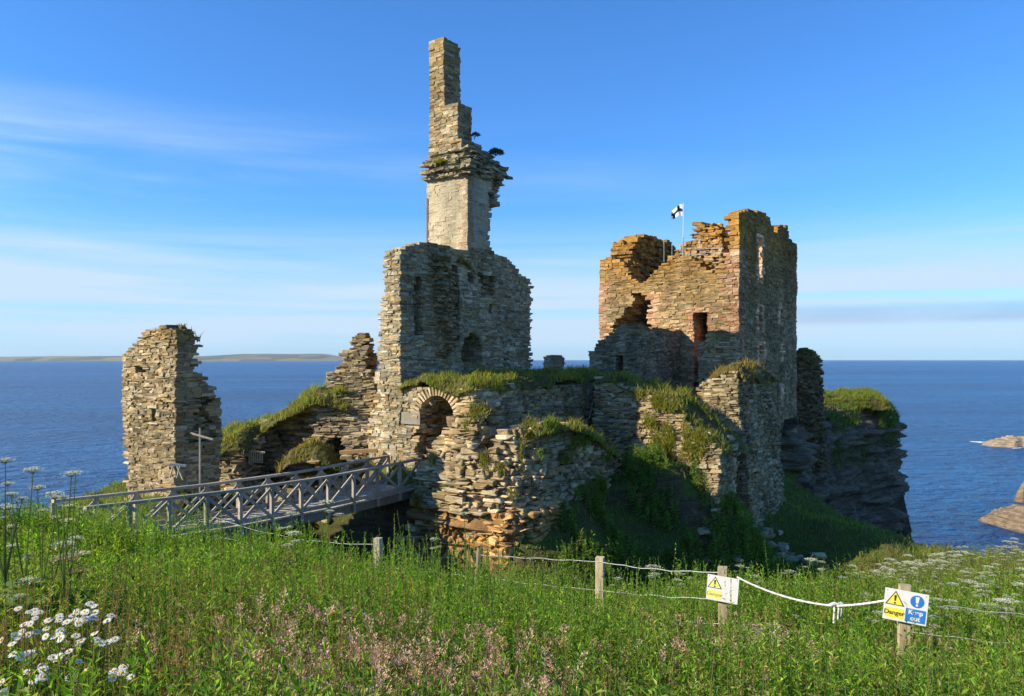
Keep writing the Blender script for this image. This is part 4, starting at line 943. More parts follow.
rubble('rubble', 7.2, 25.5, 2.6, 3.0, 110, (.08, .3), 6, 'fallen stones scattered down the shaded bank')
rubble('rubble', 10.5, 30.5, 2.0, 1.6, 50, (.08, .26), 7, 'fallen stones at the foot of the right tower')
q = [n2(a, b, 6.4) + (c_, d_) for a, b, c_, d_ in ((560, 430, .5, .3), (585, 445, .6, .3), (605, 462, .6, .35), (570, 465, .3, .3), (545, 450, .2, .4), (600, 490, .5, .4), (622, 480, .5, .3))]
hanging('grass_tufts', 23, q, 2200, (.14, .34), G_BANK, 'green tufts hanging down the shaded side of the rampart', lambda a, z: (6.5 - .13 * (z + 5.2), a))

# surf where the swell meets the rocks
fr_ = np.random.default_rng(8)
def foam(label, cx_, cy_, rx, ry, seed):
    th = np.linspace(0, 2 * np.pi, 120, endpoint=False); n_ = fbm(np.cos(th) * 2.5, np.sin(th) * 2.5, seed, 4, seed)
    rr = 1 + .5 * fbm(np.cos(th) * 1.5, np.sin(th) * 1.5, seed, 4, seed); a = np.stack([cx_ + rx * 1.02 * rr * np.cos(th), cy_ + ry * 1.02 * rr * np.sin(th), np.full(120, -19.93)], 1)
    w = 1.12 + np.clip(n_ + .05, 0, 1) * .5; b = np.stack([cx_ + rx * w * rr * np.cos(th), cy_ + ry * w * rr * np.sin(th), np.full(120, -19.97)], 1)
    j = np.arange(120); Q = np.stack([j, (j + 1) % 120, 120 + (j + 1) % 120, 120 + j], 1); Q = Q[n_ > -.05]
    tag(mk('sea_foam', np.concatenate([a, b]), [Q], plain('sea foam', (.6, .63, .65), .8, .2, 3)), label, kind='stuff')
foam('thin white surf round the long pale skerry', *P(1020, 0, 186)[:2], 10.5, 7, 3)

ck_ = np.random.default_rng(3); cr_ = np.array(cring[3:8], float); V_, Q_, C_2 = [], [], []
n_ = 5200; t_ = ck_.uniform(0, 3.999, n_); i_ = t_.astype(int); fx_ = (t_ - i_)[:, None]; pt_ = cr_[i_] * (1 - fx_) + cr_[i_ + 1] * fx_; z_ = -3.2 - np.abs(ck_.normal(0, 1.6, n_)) * (1 + .8 * fbm(t_ * 2.5, 0 * t_, 0, 3, 5)); k_ = fbm(t_ * 3, z_ * .8, 4., 3, 6) > .0
pt_, z_ = pt_[k_], z_[k_]; nv_ = np.array((.75, -.66)); off = .1 + .06 * (-3.3 - z_) - 1.2 * np.clip((z_ + 4.6) / 1.7, 0, 1) ** 2 + .15
bv__, bq__, bc__ = blades(np.stack([pt_[:, 0] + nv_[0] * off, pt_[:, 1] + nv_[1] * off, z_], 1), ck_.uniform(.2, .5, len(z_)), ck_.uniform(.04, .09, len(z_)), pick(ck_, len(z_), G_BANK), ck_, 1.4, 2)
tag(mk('cliff_plants', bv__, [bq__], M['leaf'], col=bc__), 'patches of green growing on the ledges of the right hand cliff', kind='stuff')
# ================================================================== footbridge
br = thing('footbridge', 'grey timber footbridge with crossed braces leading to the gatehouse arch', 'footbridge', (-9.7, 18.8, -4.4))
A0 = np.array((-9.9, 18.55)); A1 = np.array((-3.2, 28.0)); dr_ = (A1 - A0) / np.linalg.norm(A1 - A0); LB = np.linalg.norm(A1 - A0)
pn = np.array((-dr_[1], dr_[0])); WB = 1.55
def rz(t): return -np.interp(t, [0, .35, .66, 1], [3.42, 3.56, 3.58, 3.46])
def bp(t, side, dz=0): 
    q = A0 + dr_ * LB * t + pn * WB * side; return np.array((q[0], q[1], rz(t) + dz))
NB = 11; ts = np.linspace(.0, 1, NB + 1)
gc = lambda: np.random.default_rng(int(np.random.default_rng(1).integers(9)))
rw_ = np.random.default_rng(12)
for side in (0, 1):
    for nm, dz, w, h in (('handrail', 0, .14, .07), ('rail', -.16, .05, .10), ('bottom_rail', -.92, .06, .12)):
        mb = MB()
        for i in range(NB): mb.beam(bp(ts[i], side, dz - (.035 if nm == 'handrail' else 0)), bp(ts[i + 1], side, dz - (.035 if nm == 'handrail' else 0)), w, h, c=np.ones(3) * rw_.uniform(.85, 1.15))
        if nm != 'rail': mb.build(nm, M['grey_wood'], br)
    for i, t in enumerate(ts):
        mb = MB(); mb.beam(bp(t, side, -.075), bp(t, side, -1.3 if side == 0 else -1.2), .1, .1, up=(dr_[0], dr_[1], 0), c=np.ones(3) * rw_.uniform(.85, 1.2)); mb.build('post', M['grey_wood'], br)
    for i in range(NB):
        off = pn * (.03 if side == 0 else -.03); o3 = np.array((off[0], off[1], 0))
        for k_ in (0, 1):
            a, b = (ts[i], ts[i + 1]); za, zb = (-.12, -.95) if k_ == 0 else (-.95, -.12)
            mb = MB(); mb.beam(bp(a, side, za) + o3 * (1 if k_ else -1), bp(b, side, zb) + o3 * (1 if k_ else -1), .05, .085, c=np.ones(3) * rw_.uniform(.85, 1.2)); mb.build('brace', M['grey_wood'], br)
nP = int(LB / .15)
for i in range(nP):
    t = (i + .5) / nP; a = bp(t, -.04, -1.03); b = bp(t, 1.04, -1.03); mb = MB(); mb.beam(a, b, .138, .045, c=np.ones(3) * rw_.uniform(.9, 1.45)); mb.build('deck_plank', M['grey_wood'], br)
for side in (.06, .94):
    mb = MB()
    for i in range(NB): mb.beam(bp(ts[i], side, -1.2), bp(ts[i + 1], side, -1.2), .12, .28, c=np.ones(3) * .55)
    mb.build('beam', M['grey_wood'], br)

# ================================================================== small things by the ruins
cr = P(200, 437, 24.6); o = thing('signpost', 'tilted pale cross shaped marker post on the grassy slope right of the left tower', 'post', (cr[0], cr[1], -4.4))
mb = MB(); mb.beam((cr[0], cr[1], -4.4), (cr[0], cr[1], P(0, 428, 24.6)[2]), .05, .05); mb.build('post', M['grey_wood'], o)
a, b = P(190, 433, 24.6), P(213, 439.5, 24.5); mb = MB(); mb.beam(a, b, .04, .06); mb.build('board', M['grey_wood'], o)
a, b = P(170, 464, 23.8), P(186, 466, 23.9); o = thing('trestle', 'small low trestle with a pale top bar at the foot of the left tower', 'trestle', (a[0] + .3, a[1], -4.9))
mb = MB(); mb.beam(a, b, .09, .07); mb.build('top_bar', M['metal'], o)
for q, r_ in (((173, 466), (170, 478)), ((177, 466), (183, 480)), ((180, 466), (177, 478))):
    mb = MB(); mb.beam(P(*q, 23.8), P(*r_, 23.75), .04, .04); mb.build('leg', M['post_wood'], o)
o = thing('picket_fence', 'short piece of low wooden picket fence in the shade under the curtain wall', 'fence', (*P(255, 455, 29.4)[:2], -4.4))
for i in range(7):
    px = 249 + i * 2.2; mb = MB(); mb.beam(P(px, 463, 29.4), P(px, 450.5 + .2 * i, 29.4), .05, .02); mb.build('picket', M['post_wood'], o)
mb = MB(); mb.beam(P(247, 451, 29.36), P(265, 452.5, 29.36), .04, .07); mb.build('rail', M['post_wood'], o)
o = thing('timber_beam', 'old brown timber beam lying below the dark opening left of the gate', 'beam', P(360, 452, 29.2))
mb = MB(); mb.beam(P(340, 452.5, 29.3), P(377, 450, 29.3), .2, .13, c=(1.1, .75, .5)); mb.build('beam', M['post_wood'], o)
# fallen board in the ditch, seen over the weeds
# flag
fp = n1(683, 250, 18.2); fx, fy = f2w(fp[0], 18.2); ft = -(203 - HZ) / F * fy
o = thing('flagpole', 'thin grey flagpole with a small black and white flag on top of the right tower', 'flagpole', (fx, fy, 4))
mb = MB(); mb.tube([(fx, fy, 3.6), (fx, fy, 5.5), (fx + .03, fy, ft)], [.035, .03, .02], 6); mb.build('pole', M['metal'], o)
Wf, Hf = .58, .62; nu, nv = 16, 12; U, V_ = np.meshgrid(np.linspace(0, 1, nu), np.linspace(0, 1, nv))
X = fx - .03 - Wf * U; Y = fy + .12 * np.sin(U * 9 + V_ * 2) * U + .1 * U; Z = ft - .08 - Hf * V_ * (1 - .25 * U) - .28 * U ** 1.5 + .06 * np.sin(U * 6)
Q = gridq(nv, nu); uc = (U.ravel()[Q].mean(1)); vc = V_.ravel()[Q].mean(1)
blk = ((np.abs(vc - .52) < .13)) | ((np.abs(uc - .38) < .1) & (vc < .5) & (vc > .12)) | ((np.abs(uc - .7) < .09) & (vc > .5))
fo = child('flag', np.stack([X, Y, Z], 2).reshape(-1, 3), [Q], [M['flag_white'], M['flag_black']], o, smooth=True)
fo.data.polygons.foreach_set('material_index', blk.astype(np.int32))
# scaffold rail on the tower head
o = thing('safety_rail', 'thin metal safety railing across the broken head of the right tower', 'railing', (fx, fy, 4.5))
def tp(px, py, v=17.9): 
    u, z = n1(px, py, v); x, y = f2w(u, v); return (x, y, z)
for a, b in (((664, 240), (664, 262)), ((672, 243), (672, 260)), ((683, 238), (683, 262)), ((700, 236), (700, 256)), ((720, 243), (720, 262)), ((712, 240), (712, 262))):
    mb = MB(); mb.tube([tp(*b), tp(*a)], .014, 5); mb.build('upright', M['metal'], o)
for a, b in (((680, 248), (724, 248.5)), ((683, 240), (702, 240)), ((680, 254), (708, 255)), ((700, 252), (724, 253))):
    mb = MB(); mb.tube([tp(*a), tp(*b)], .014, 5); mb.build('crossbar', M['metal'], o)

# ================================================================== rocks in the sea
def sea_rock(label, cx_, cy_, rx, ry, top, seed, mat):
    n, m = 96, 30; th = np.linspace(0, 2 * np.pi, n, endpoint=False); rows = []
    for i, s_ in enumerate(np.linspace(1.15, 0.02, m)):
        rr = 1 + .5 * fbm(np.cos(th) * 1.5, np.sin(th) * 1.5, seed, 4, seed)
        x = cx_ + rx * s_ * rr * np.cos(th); y = cy_ + ry * s_ * rr * np.sin(th)
        z = -20.4 + (top + .4) * np.clip(1.08 - s_ ** 2.2, 0, 1) + top * .35 * fbm(x * .35, y * .35, seed, 4, seed) * (1.15 - s_); z = z * .4 + .6 * (np.floor(z / .4) * .4) + .25 * fbm(x * 1.1, y * 1.1, seed, 4, 5) * (1.15 - s_)
        rows.append(np.stack([x, y, z], 1))
    a = np.arange(m - 1)[:, None] * n; j = np.arange(n)[None]; Q = np.stack([a + j, a + (j + 1) % n, a + n + (j + 1) % n, a + n + j], 2).reshape(-1, 4)
    V = np.concatenate(rows); loc = (cx_, cy_, -20)
    o = mk('sea_rock', V, [Q], mat, loc=loc); return tag(o, label, 'rock', 'rocks in the sea')
sea_rock('long flat pale rock skerry in the sea at the right edge', *P(1020, 0, 186)[:2], 10.5, 7, 1.9, 3, M['shore_rock'])
sea_rock('dark low shore rock above the headland at the right edge', *P(1042, 0, 96)[:2], 5.6, 9, 2.0, 6, M['dark_rock'])
sea_rock('small pointed rock just behind the dark shore rock', *P(1028, 0, 112)[:2], 1.6, 2, 2.6, 8, M['dark_rock'])

# ================================================================== fence along the edge
posts = [((378, 538), 15.0, 'short grey'), ((480, 547), 14.0, 'leaning'), ((600, 557), 13.0, 'square pale'), ((722.5, 567), 10.5, 'sign'), ((905, 585), 9.0, 'sign')]
fe = thing('wire_fence', 'timber post and wire fence along the edge of the headland', 'fence', (P(600, 0, 13)[0], 13, -4.2))
tops = []
for i, ((px, py), Y, _) in enumerate(posts):
    t_ = np.array(P(px, py, Y)); b_ = t_.copy(); b_[2] = zg(t_[0], t_[1]) - .15
    wdt = (.13, .1, .13, .12, .12)[i]; b_[0] += (.02, -.12, .0, .02, -.03)[i]
    if i == 1:
        mb = MB(); mb.tube([b_, (b_ + t_) / 2 + (.02, 0, 0), t_], [.07, .065, .055], 9, c=(.55, .5, .45)); mb.build('post', M['grey_wood'], fe)
    else:
        mb = MB(); mb.beam(b_, t_, wdt, wdt, up=(.3, 1, 0), c=np.ones(3) * (1.15, .7, 1.25, .9, .95)[i] * (np.array((1, .97, .9)) if i != 0 else np.array((1, 1, 1.1)))); mb.build('post', M['post_wood'], fe)
    tops.append(t_)
endL = np.array(P(215, 500, 17.2)); endR = np.array(P(1110, 622, 8.6))
def wire(pts, sag, r, name, par, mat, n=14):
    mb = MB(); allp = []
    for a, b in zip(pts[:-1], pts[1:]):
        s_ = np.linspace(0, 1, n)[:, None]; q = a + (b - a) * s_; L = np.linalg.norm(b - a); q[:, 2] -= sag * L * (4 * s_[:, 0] * (1 - s_[:, 0])) / 10; q[:, 2] += .012 * np.sin(s_[:, 0] * 23 + L) * np.sin(s_[:, 0] * np.pi)
        allp.append(q if len(allp) == 0 else q[1:])
    mb.tube(np.concatenate(allp), r, 5); return mb.build(name, mat, par, smooth=True)
sh = lambda p_, d, y_=-.075: np.array((p_[0], p_[1] + y_, p_[2] - d))
wire([sh(endL, .35), sh(tops[0], .1)], .35, .005, 'wire', fe, M['wire'])
wire([sh(tops[1], .12), sh(tops[2], .06)], .02, .006, 'wire', fe, M['wire'])
wire([sh(tops[2], .06), sh(tops[3], .05)], .14, .006, 'wire', fe, M['wire'])
wire([sh(endL, .75), sh(tops[0], .5), sh(tops[1], .5), sh(tops[2], .52), sh(tops[3], .4)], .08, .005, 'wire', fe, M['wire'])
wire([sh(tops[1], .95), sh(tops[2], .9), sh(tops[3], .72)], .1, .005, 'wire', fe, M['wire'])
wire([sh(tops[4], .16), sh(endR, .0)], .05, .004, 'wire', fe, M['wire'])
wire([sh(tops[4], .5), sh(endR, .32)], .05, .006, 'wire', fe, M['wire'])
wire([sh(tops[4], .8), sh(endR, .7)], .05, .004, 'wire', fe, M['wire'])
# white rope
rA = np.array(P(737, 577, 10.4)); rM = np.array(P(836, 606, 9.7)); rB = np.array(P(888, 600, 9.05))
ro = thing('rope', 'sagging white rope tied between the two warning signs', 'rope', tuple(rM))
def ropeline(a, b, sag, name):
    s_ = np.linspace(0, 1, 30); q = a[None] + (b - a)[None] * s_[:, None]; q[:, 2] -= sag * 4 * s_ * (1 - s_); mb = MB(); mb.tube(q, 0.013 + .003 * np.sin(np.arange(30) * 2.4), 7); mb.build(name, M['rope'], ro, smooth=True)
ropeline(rA, rM, .07, 'strand'); ropeline(rM, rB, .012, 'strand')
for dx in (-.03, .02, .055):
    mb = MB(); mb.tube([rM + (dx, 0, .03), rM + (dx + .005, -.02, -.02), rM + (dx - .004, -.015, -.17 + dx)], .014, 6); mb.build('loose_end', M['rope'], ro, smooth=True)
mb = MB(); mb.tube([rM + (-.07, 0, .005), rM + (-.03, -.01, .03), rM + (.02, 0, .01), rM + (.06, .01, .025), rM + (.09, 0, 0)], .026, 8); mb.build('knot', M['rope'], ro, smooth=True)

# ================================================================== warning signs
def text_mesh(txt, size, mat, name, parent, mw, bold=.0):
    cu_ = bpy.data.curves.new(name, 'FONT'); cu_.body = txt; cu_.size = size; cu_.align_x = 'CENTER'; cu_.align_y = 'CENTER'; cu_.extrude = .0008; cu_.offset = bold
    to = bpy.data.objects.new(name, cu_); COL.objects.link(to); bpy.context.view_layer.update()
    me = bpy.data.meshes.new_from_object(to.evaluated_get(bpy.context.evaluated_depsgraph_get())); COL.objects.unlink(to); bpy.data.objects.remove(to)
    me.materials.clear(); me.materials.append(mat); o = bpy.data.objects.new(name, me); COL.objects.link(o); o.parent = parent; o.matrix_local = mw; return o
def flat(name, pts, mat, parent, z, th=.0012):
    """a thin plate in the sign's own plane"""
    n = len(pts); V = [(a, b, z) for a, b in pts] + [(a, b, z + th) for a, b in pts]
    Q = [[i, (i + 1) % n, n + (i + 1) % n, n + i] for i in range(n)]
    fs = [np.array(Q), np.array([list(range(n, 2 * n))]), np.array([list(range(n))[::-1]])]
    o = mk(name, V, fs, mat, parent); return o
def circle(r, cx_, cy_, n=28, sx=1): return [(cx_ + sx * r * math.cos(i * 2 * math.pi / n), cy_ + r * math.sin(i * 2 * math.pi / n)) for i in range(n)]
def rect(x0, y0, x1, y1): return [(x0, y0), (x1, y0), (x1, y1), (x0, y1)]
def T3(x, y, z): return Matrix.Translation((x, y, z))
def sign(name, label, centre, w, h, yaw, roll, full):
    o = thing(name, label, 'sign', centre)
    o.rotation_euler = (Matrix.Rotation(R(yaw), 4, 'Z') @ Matrix.Rotation(R(90), 4, 'X') @ Matrix.Rotation(R(roll), 4, 'Z')).to_euler()
    flat('board', rect(-w / 2, -h / 2, w / 2, h / 2), M['white_paint'], o, 0, .006)
    e = .0065; yl = M['yellow_paint'] if full else M['pale_yellow']
    # yellow triangle
    cx_ = -w * .25; cy_ = h * .2; s_ = h * .25
    flat('warning_triangle', [(cx_ - s_ * 1.12, cy_ - s_ * .85), (cx_ + s_ * 1.12, cy_ - s_ * .85), (cx_, cy_ + s_)], M['black_paint'], o, e)
    flat('triangle_field', [(cx_ - s_ * .9, cy_ - s_ * .74), (cx_ + s_ * .9, cy_ - s_ * .74), (cx_, cy_ + s_ * .8)], yl, o, e + .0014)
    flat('exclamation_bar', [(cx_ - .008, cy_ - s_ * .3), (cx_ + .008, cy_ - s_ * .3), (cx_ + .013, cy_ + s_ * .45), (cx_ - .013, cy_ + s_ * .45)], M['black_paint'], o, e + .0028)
    flat('exclamation_dot', circle(.011, cx_, cy_ - s_ * .55, 12), M['black_paint'], o, e + .0028)
    flat('danger_panel', rect(-w * .46, -h * .42, -w * .03, -h * .10), yl, o, e)
    text_mesh('Danger', h * .2, M['black_paint'] if full else plain('faded print', (.45, .40, .15), .6), 'danger_text', o, T3(-w * .245, -h * .255, e + .0028), .001)
    if full:
        flat('blue_disc', circle(h * .2, w * .25, h * .22), M['blue_paint'], o, e)
        flat('exclamation_bar', [(w * .25 - .012, h * .17), (w * .25 + .012, h * .17), (w * .25 + .02, h * .37), (w * .25 - .02, h * .37)], M['white_paint'], o, e + .0014)
        flat('exclamation_dot', circle(.013, w * .25, h * .105, 12), M['white_paint'], o, e + .0014)
        flat('keep_out_panel', rect(w * .01, -h * .45, w * .47, -h * .03), M['blue_paint'], o, e)
        text_mesh('Keep', h * .2, M['white_paint'], 'keep_text', o, T3(w * .24, -h * .14, e + .0014), .002); text_mesh('out', h * .2, M['white_paint'], 'out_text', o, T3(w * .24, -h * .33, e + .0014), .002)
    for sx in (-.44, .44):
        flat('screw', circle(.005, w * sx, h * .43, 8), M['black_paint'], o, e)
s1c = P(722.5, 589, 10.4); sign('warning_sign', 'white danger sign with a faded blank right half on the left sign post', s1c, .40, .33, -22, -4.5, False)
s2c = P(905.5, 606.5, 8.9); sign('warning_sign', 'white danger and keep out sign with blue panel on the right sign post', s2c, .44, .35, -22, -5.5, True)
# ================================================================== vegetation of the headland
rng = np.random.default_rng(2024)
def head_pts(n, y0=2.7, y1=28, power=1.0, xw=.72, xpad=2.5, seed=0):
    r_ = np.random.default_rng(seed)
    # denser near the path, thinning away from it
    y = (y0 ** (1 - power) + r_.random(n) * (y1 ** (1 - power) - y0 ** (1 - power))) ** (1 / (1 - power)) if power != 1 else y0 * (y1 / y0) ** r_.random(n)
    x = r_.uniform(-1, 1, n) * (xw * y + xpad); z = zg(x, y)
    sdp = sdf(x, y, LAND); ok = (sdp > -.3) & (slope_at(x, y) < 1.6) & (z > -7.9)
    ok &= ~((y > 21) & (x < 6))
    return x[ok], y[ok], z[ok]
def zone(x, y, cx_, cy_, rx, ry, amp=1): return amp * np.exp(-((x - cx_) / rx) ** 2 - ((y - cy_) / ry) ** 2)
def low_near(x, y):
    return 1 - .6 * np.clip(zone(x, y, 3.9, 7.9, .8, 1.5) + zone(x, y, 2.5, 9.4, .7, 1.3) + zone(x, y, 1.3, 12.6, .7, .9), 0, 1)
# grass
v = Veg(); x, y, z = head_pts(150000, seed=1, power=1.0)
n = len(x); dry = np.clip(.35 + .9 * fbm(x * .45, y * .45, 0, 3, 31) + sst(12, 18, y) * .35 + zone(x, y, -7, 16, 4, 4, .4), 0, 1)[:, None]
c = pick(rng, n, G_BRIGHT) * (1 - dry) + pick(rng, n, G_DRY) * dry
sc = np.clip(y / 7, .75, 2.2)
a = blades(np.stack([x, y, z - .03], 1), rng.uniform(.2, .52, n) * (1 + .9 * fbm(x * .8, y * .8, 2., 3, 5)) * low_near(x, y), rng.uniform(.005, .012, n) * sc, c, rng, .75, 3); v.add(*a)
tag(v.build('grass', M['leaf']), 'mixed green and dry grass covering the headland', kind='stuff')
# leafy weeds
def weeds(x, y, z, hgt, nl, ll, cols, rng, stemc=(.12, .14, .04), spread=.5, up_=.55, toplight=0.):
    n = len(x); v = Veg(); sc = np.clip(y / 7, .8, 2.0)
    tx = rng.normal(0, .10, n) * hgt; ty = rng.normal(0, .10, n) * hgt
    base = np.stack([x, y, z - .05], 1); tip = base + np.stack([tx, ty, hgt + .05], 1)
    az = rng.uniform(0, 3.14, n); w = .004 * sc
    o = np.stack([np.cos(az) * w, np.sin(az) * w, 0 * w], 1)
    V = np.stack([base - o, base + o, tip + o * .4, tip - o * .4], 1).reshape(-1, 3); v.add(V, (np.arange(n) * 4)[:, None] + np.array([[0, 1, 2, 3]]), np.repeat(pick(rng, n, [stemc]), 4, 0))
    t = (np.arange(nl)[None] + rng.random((n, nl))) / nl; t = .12 + .88 * t
    ph = az[:, None] + np.arange(nl)[None] * 2.4 + rng.normal(0, .3, (n, nl))
    B = base[:, None] + (tip - base)[:, None] * t[..., None]
    elv = up_ + .5 * (t - .4) + rng.normal(0, .25, (n, nl))
    D = np.stack([np.cos(ph) * np.cos(elv), np.sin(ph) * np.cos(elv), np.sin(elv)], 2)
    L = ll * (1.15 - .75 * t) * rng.uniform(.7, 1.3, (n, nl)) * sc[:, None] ** .6
    cc = np.repeat(pick(rng, n, cols), nl, 0) * rng.normal(1, .14, (n * nl, 1)); cc = cc * (1 + toplight * (t.reshape(-1, 1) - .5))
    v.add(*leaves(B.reshape(-1, 3), D.reshape(-1, 3), L.ravel(), L.ravel() * rng.uniform(.26, .42, n * nl), np.clip(cc, .004, .9), rng)); return v
x, y, z = head_pts(19000, y1=17, seed=2, power=.8)
left = np.clip(sst(1.5, -2, x) + .6 * fbm(x * .6, y * .6, 0, 3, 40), 0, 1)
keep = rng.random(len(x)) < .35 + .75 * np.clip(.5 + 1.3 * fbm(x * .4, y * .4, 4., 3, 41) + zone(x, y, -1.5, 7, 3, 5, .5), 0, 1)
x, y, z = x[keep], y[keep], z[keep]
v = weeds(x, y, z, rng.uniform(.36, .74, len(x)) * low_near(x, y) * (1 - .3 * np.clip(zone(x, y, -.7, 4.4, 1.1, 1.4), 0, 1)) * np.clip(1.05 + .9 * fbm(x * .9, y * .9, 6., 3, 72), .5, 1.7), 20, .105, [(.11, .22, .015), (.15, .29, .02), (.21, .33, .028), (.08, .17, .015), (.24, .28, .04)], rng)
tag(v.build('leafy_weeds', M['leaf']), 'bushy green leafy weeds growing among the grass', kind='stuff')
# bright upright shoots
x, y, z = head_pts(11000, y0=4, y1=19, seed=3, power=.7); d_ = np.clip(zone(x, y, -1.2, 9, 2.8, 4) + zone(x, y, 2.5, 11, 3, 3, .8) + zone(x, y, -5, 16.5, 4.5, 2.2, .9) + zone(x, y, 3, 13.5, 5, 1.3, .5) + zone(x, y, -9.3, 17.3, 1.8, 1.3, 1.3), 0, 1); k_ = rng.random(len(x)) < d_; x, y, z = x[k_], y[k_], z[k_]
v = weeds(x, y, z, rng.uniform(.48, .9, len(x)) * low_near(x, y) * np.clip(1.05 + .8 * fbm(x * .8, y * .8, 1., 3, 71) + .25 * zone(x, y, -5.5, 17, 3.5, 1.6) + .45 * zone(x, y, -1.4, 12.3, 2.2, 2.2), .5, 1.7), 26, .06, [(.15, .30, .02), (.20, .34, .025), (.12, .24, .02)], rng, up_=.8)
tag(v.build('green_shoots', M['leaf']), 'bright upright leafy shoots in the middle of the slope', kind='stuff')
x, y, z = head_pts(2600, y0=3.3, y1=15, seed=12, power=.8); k_ = fbm(x * .7, y * .7, 8., 3, 44) > .02; x, y, z = x[k_], y[k_], z[k_]
v = weeds(x, y, z, rng.uniform(.35, .62, len(x)) * low_near(x, y), 9, .24, [(.09, .18, .02), (.13, .24, .03), (.19, .26, .05)], rng, up_=.5)
tag(v.build('broad_leaved_weeds', M['leaf']), 'broad leaved docks and thistles in the meadow', kind='stuff')
# brownish seeding nettles and docks on the left
x, y, z = head_pts(11000, y0=3.2, y1=15, seed=4, power=.8); d_ = np.clip(zone(x, y, -3.2, 6.5, 2.0, 5, 1.1) + zone(x, y, -1.5, 4.5, 1.6, 1.4, .5) + zone(x, y, 3, 7, 2.5, 3, .35), 0, 1); k_ = rng.random(len(x)) < d_; x, y, z = x[k_], y[k_], z[k_]
v = weeds(x, y, z, rng.uniform(.52, .85, len(x)) * low_near(x, y), 34, .042, [(.21, .15, .06), (.15, .15, .045), (.26, .19, .09), (.10, .14, .03)], rng, (.16, .1, .05), up_=.4)
tag(v.build('seeding_weeds', M['leaf']), 'brownish seeding weed stems among the leaves', kind='stuff')
# pinkish grass heads
def plumes(x, y, z, hgt, rng, nl=46, cols=((.52, .33, .27), (.45, .27, .23), (.58, .41, .33), (.36, .21, .17)), size=(.09, .026), fl=.016):
    n = len(x); v = Veg(); sc = np.clip(y / 5, .8, 1.8)
    base = np.stack([x, y, z - .03], 1); lean = rng.normal(0, .16, (n, 2)); tip = base + np.stack([lean[:, 0] * hgt, lean[:, 1] * hgt, hgt], 1)
    az = rng.uniform(0, 3.14, n); w = .0022 * sc; o = np.stack([np.cos(az) * w, np.sin(az) * w, 0 * w], 1)
    V = np.stack([base - o, base + o, tip + o, tip - o], 1).reshape(-1, 3); v.add(V, (np.arange(n) * 4)[:, None] + np.array([[0, 1, 2, 3]]), np.repeat(pick(rng, n, [(.25, .22, .09)]), 4, 0))
    ax = (tip - base); ax /= np.linalg.norm(ax, axis=1)[:, None]; ax = ax + np.stack([rng.normal(0, .3, n), rng.normal(0, .3, n), 0 * w], 1)
    s_ = rng.random((n, nl)); hl = size[0] * rng.uniform(.7, 1.4, n)[:, None]; rad = size[1] * np.sin(np.pi * np.clip(s_ * .9 + .08, 0, 1)) * rng.uniform(.3, 1.2, (n, nl)); ph = rng.uniform(0, 6.28, (n, nl))
    B = tip[:, None] + ax[:, None] * (s_ * hl)[..., None] + np.stack([np.cos(ph) * rad, np.sin(ph) * rad, 0 * rad], 2)
    D = np.stack([np.cos(ph) * .6, np.sin(ph) * .6, np.full_like(ph, .75)], 2)
    cc = np.repeat(pick(rng, n, cols, .12), nl, 0) * rng.normal(1, .12, (n * nl, 1)); L = fl * rng.uniform(.6, 1.3, n * nl) * np.repeat(sc ** .5, nl)
    v.add(*leaves(B.reshape(-1, 3), D.reshape(-1, 3), L, L * .5, np.clip(cc, .01, .9), rng)); return v
x, y, z = head_pts(12000, y0=3.0, y1=13, seed=5, power=.9)
d_ = np.clip(zone(x, y, -.65, 4.2, .75, .75, 1.2) + zone(x, y, .9, 5.4, .9, 1.2, .16) + zone(x, y, 1.9, 7.5, 1.0, 1.4, .15) + zone(x, y, 2.6, 9.2, 1.8, 1.3, .12) + zone(x, y, -2.0, 3.8, .5, .8, .2) - .09 + zone(x, y, 5, 8, 2, 3, .1) + .15 * fbm(x * 1.2, y * 1.2, 0, 3, 50), 0, 1); k_ = rng.random(len(x)) < d_; x, y, z = x[k_], y[k_], z[k_]
tag(plumes(x, y, z, rng.uniform(.48, .72, len(x)) * low_near(x, y), rng).build('pink_grass_heads', M['petal']), 'soft pinkish flowering grass heads', kind='stuff')
x, y, z = head_pts(900, y0=3.2, y1=14, seed=6, power=.8)
tag(plumes(x, y, z, rng.uniform(.4, .7, len(x)), rng, 26, ((.30, .22, .09), (.38, .30, .15), (.24, .2, .07), (.30, .13, .08)), (.11, .010), .014).build('brown_grass_heads', M['petal']), 'narrow straw coloured grass heads', kind='stuff')
# tall light shoots on the right hand hill, and low cover in the gully
x, y, z = head_pts(16000, y0=9, y1=30, seed=7, power=.4); k_ = (x > 1.5) | (y > 14); x, y, z = x[k_], y[k_], z[k_]
v = weeds(x, y, z, rng.uniform(.3, .6, len(x)), 12, .07, [(.17, .22, .03), (.22, .24, .05), (.12, .18, .02), (.26, .24, .08)], rng, up_=.7)
tag(v.build('hillside_weeds', M['leaf']), 'yellow green weeds on the far side of the slope', kind='stuff')
r9 = np.random.default_rng(91); uu = r9.uniform(5.9, 13, 6500); vv = r9.uniform(-4, 9, 6500); x, y = f2w(uu, vv); k_ = (fbm(x * .8, y * .8, 3., 3, 92) > -.16) & (slope_at(x, y) < 2.6); x, y = x[k_], y[k_]; z = zg(x, y)
v = weeds(x, y, z, r9.uniform(.3, .7, len(x)), 14, .13, [(.12, .22, .03), (.17, .27, .05), (.20, .22, .07), (.09, .17, .02)], r9, up_=.6)
tag(v.build('bank_weeds', M['leaf']), 'rank leafy weeds on the shaded bank below the ruins', kind='stuff')
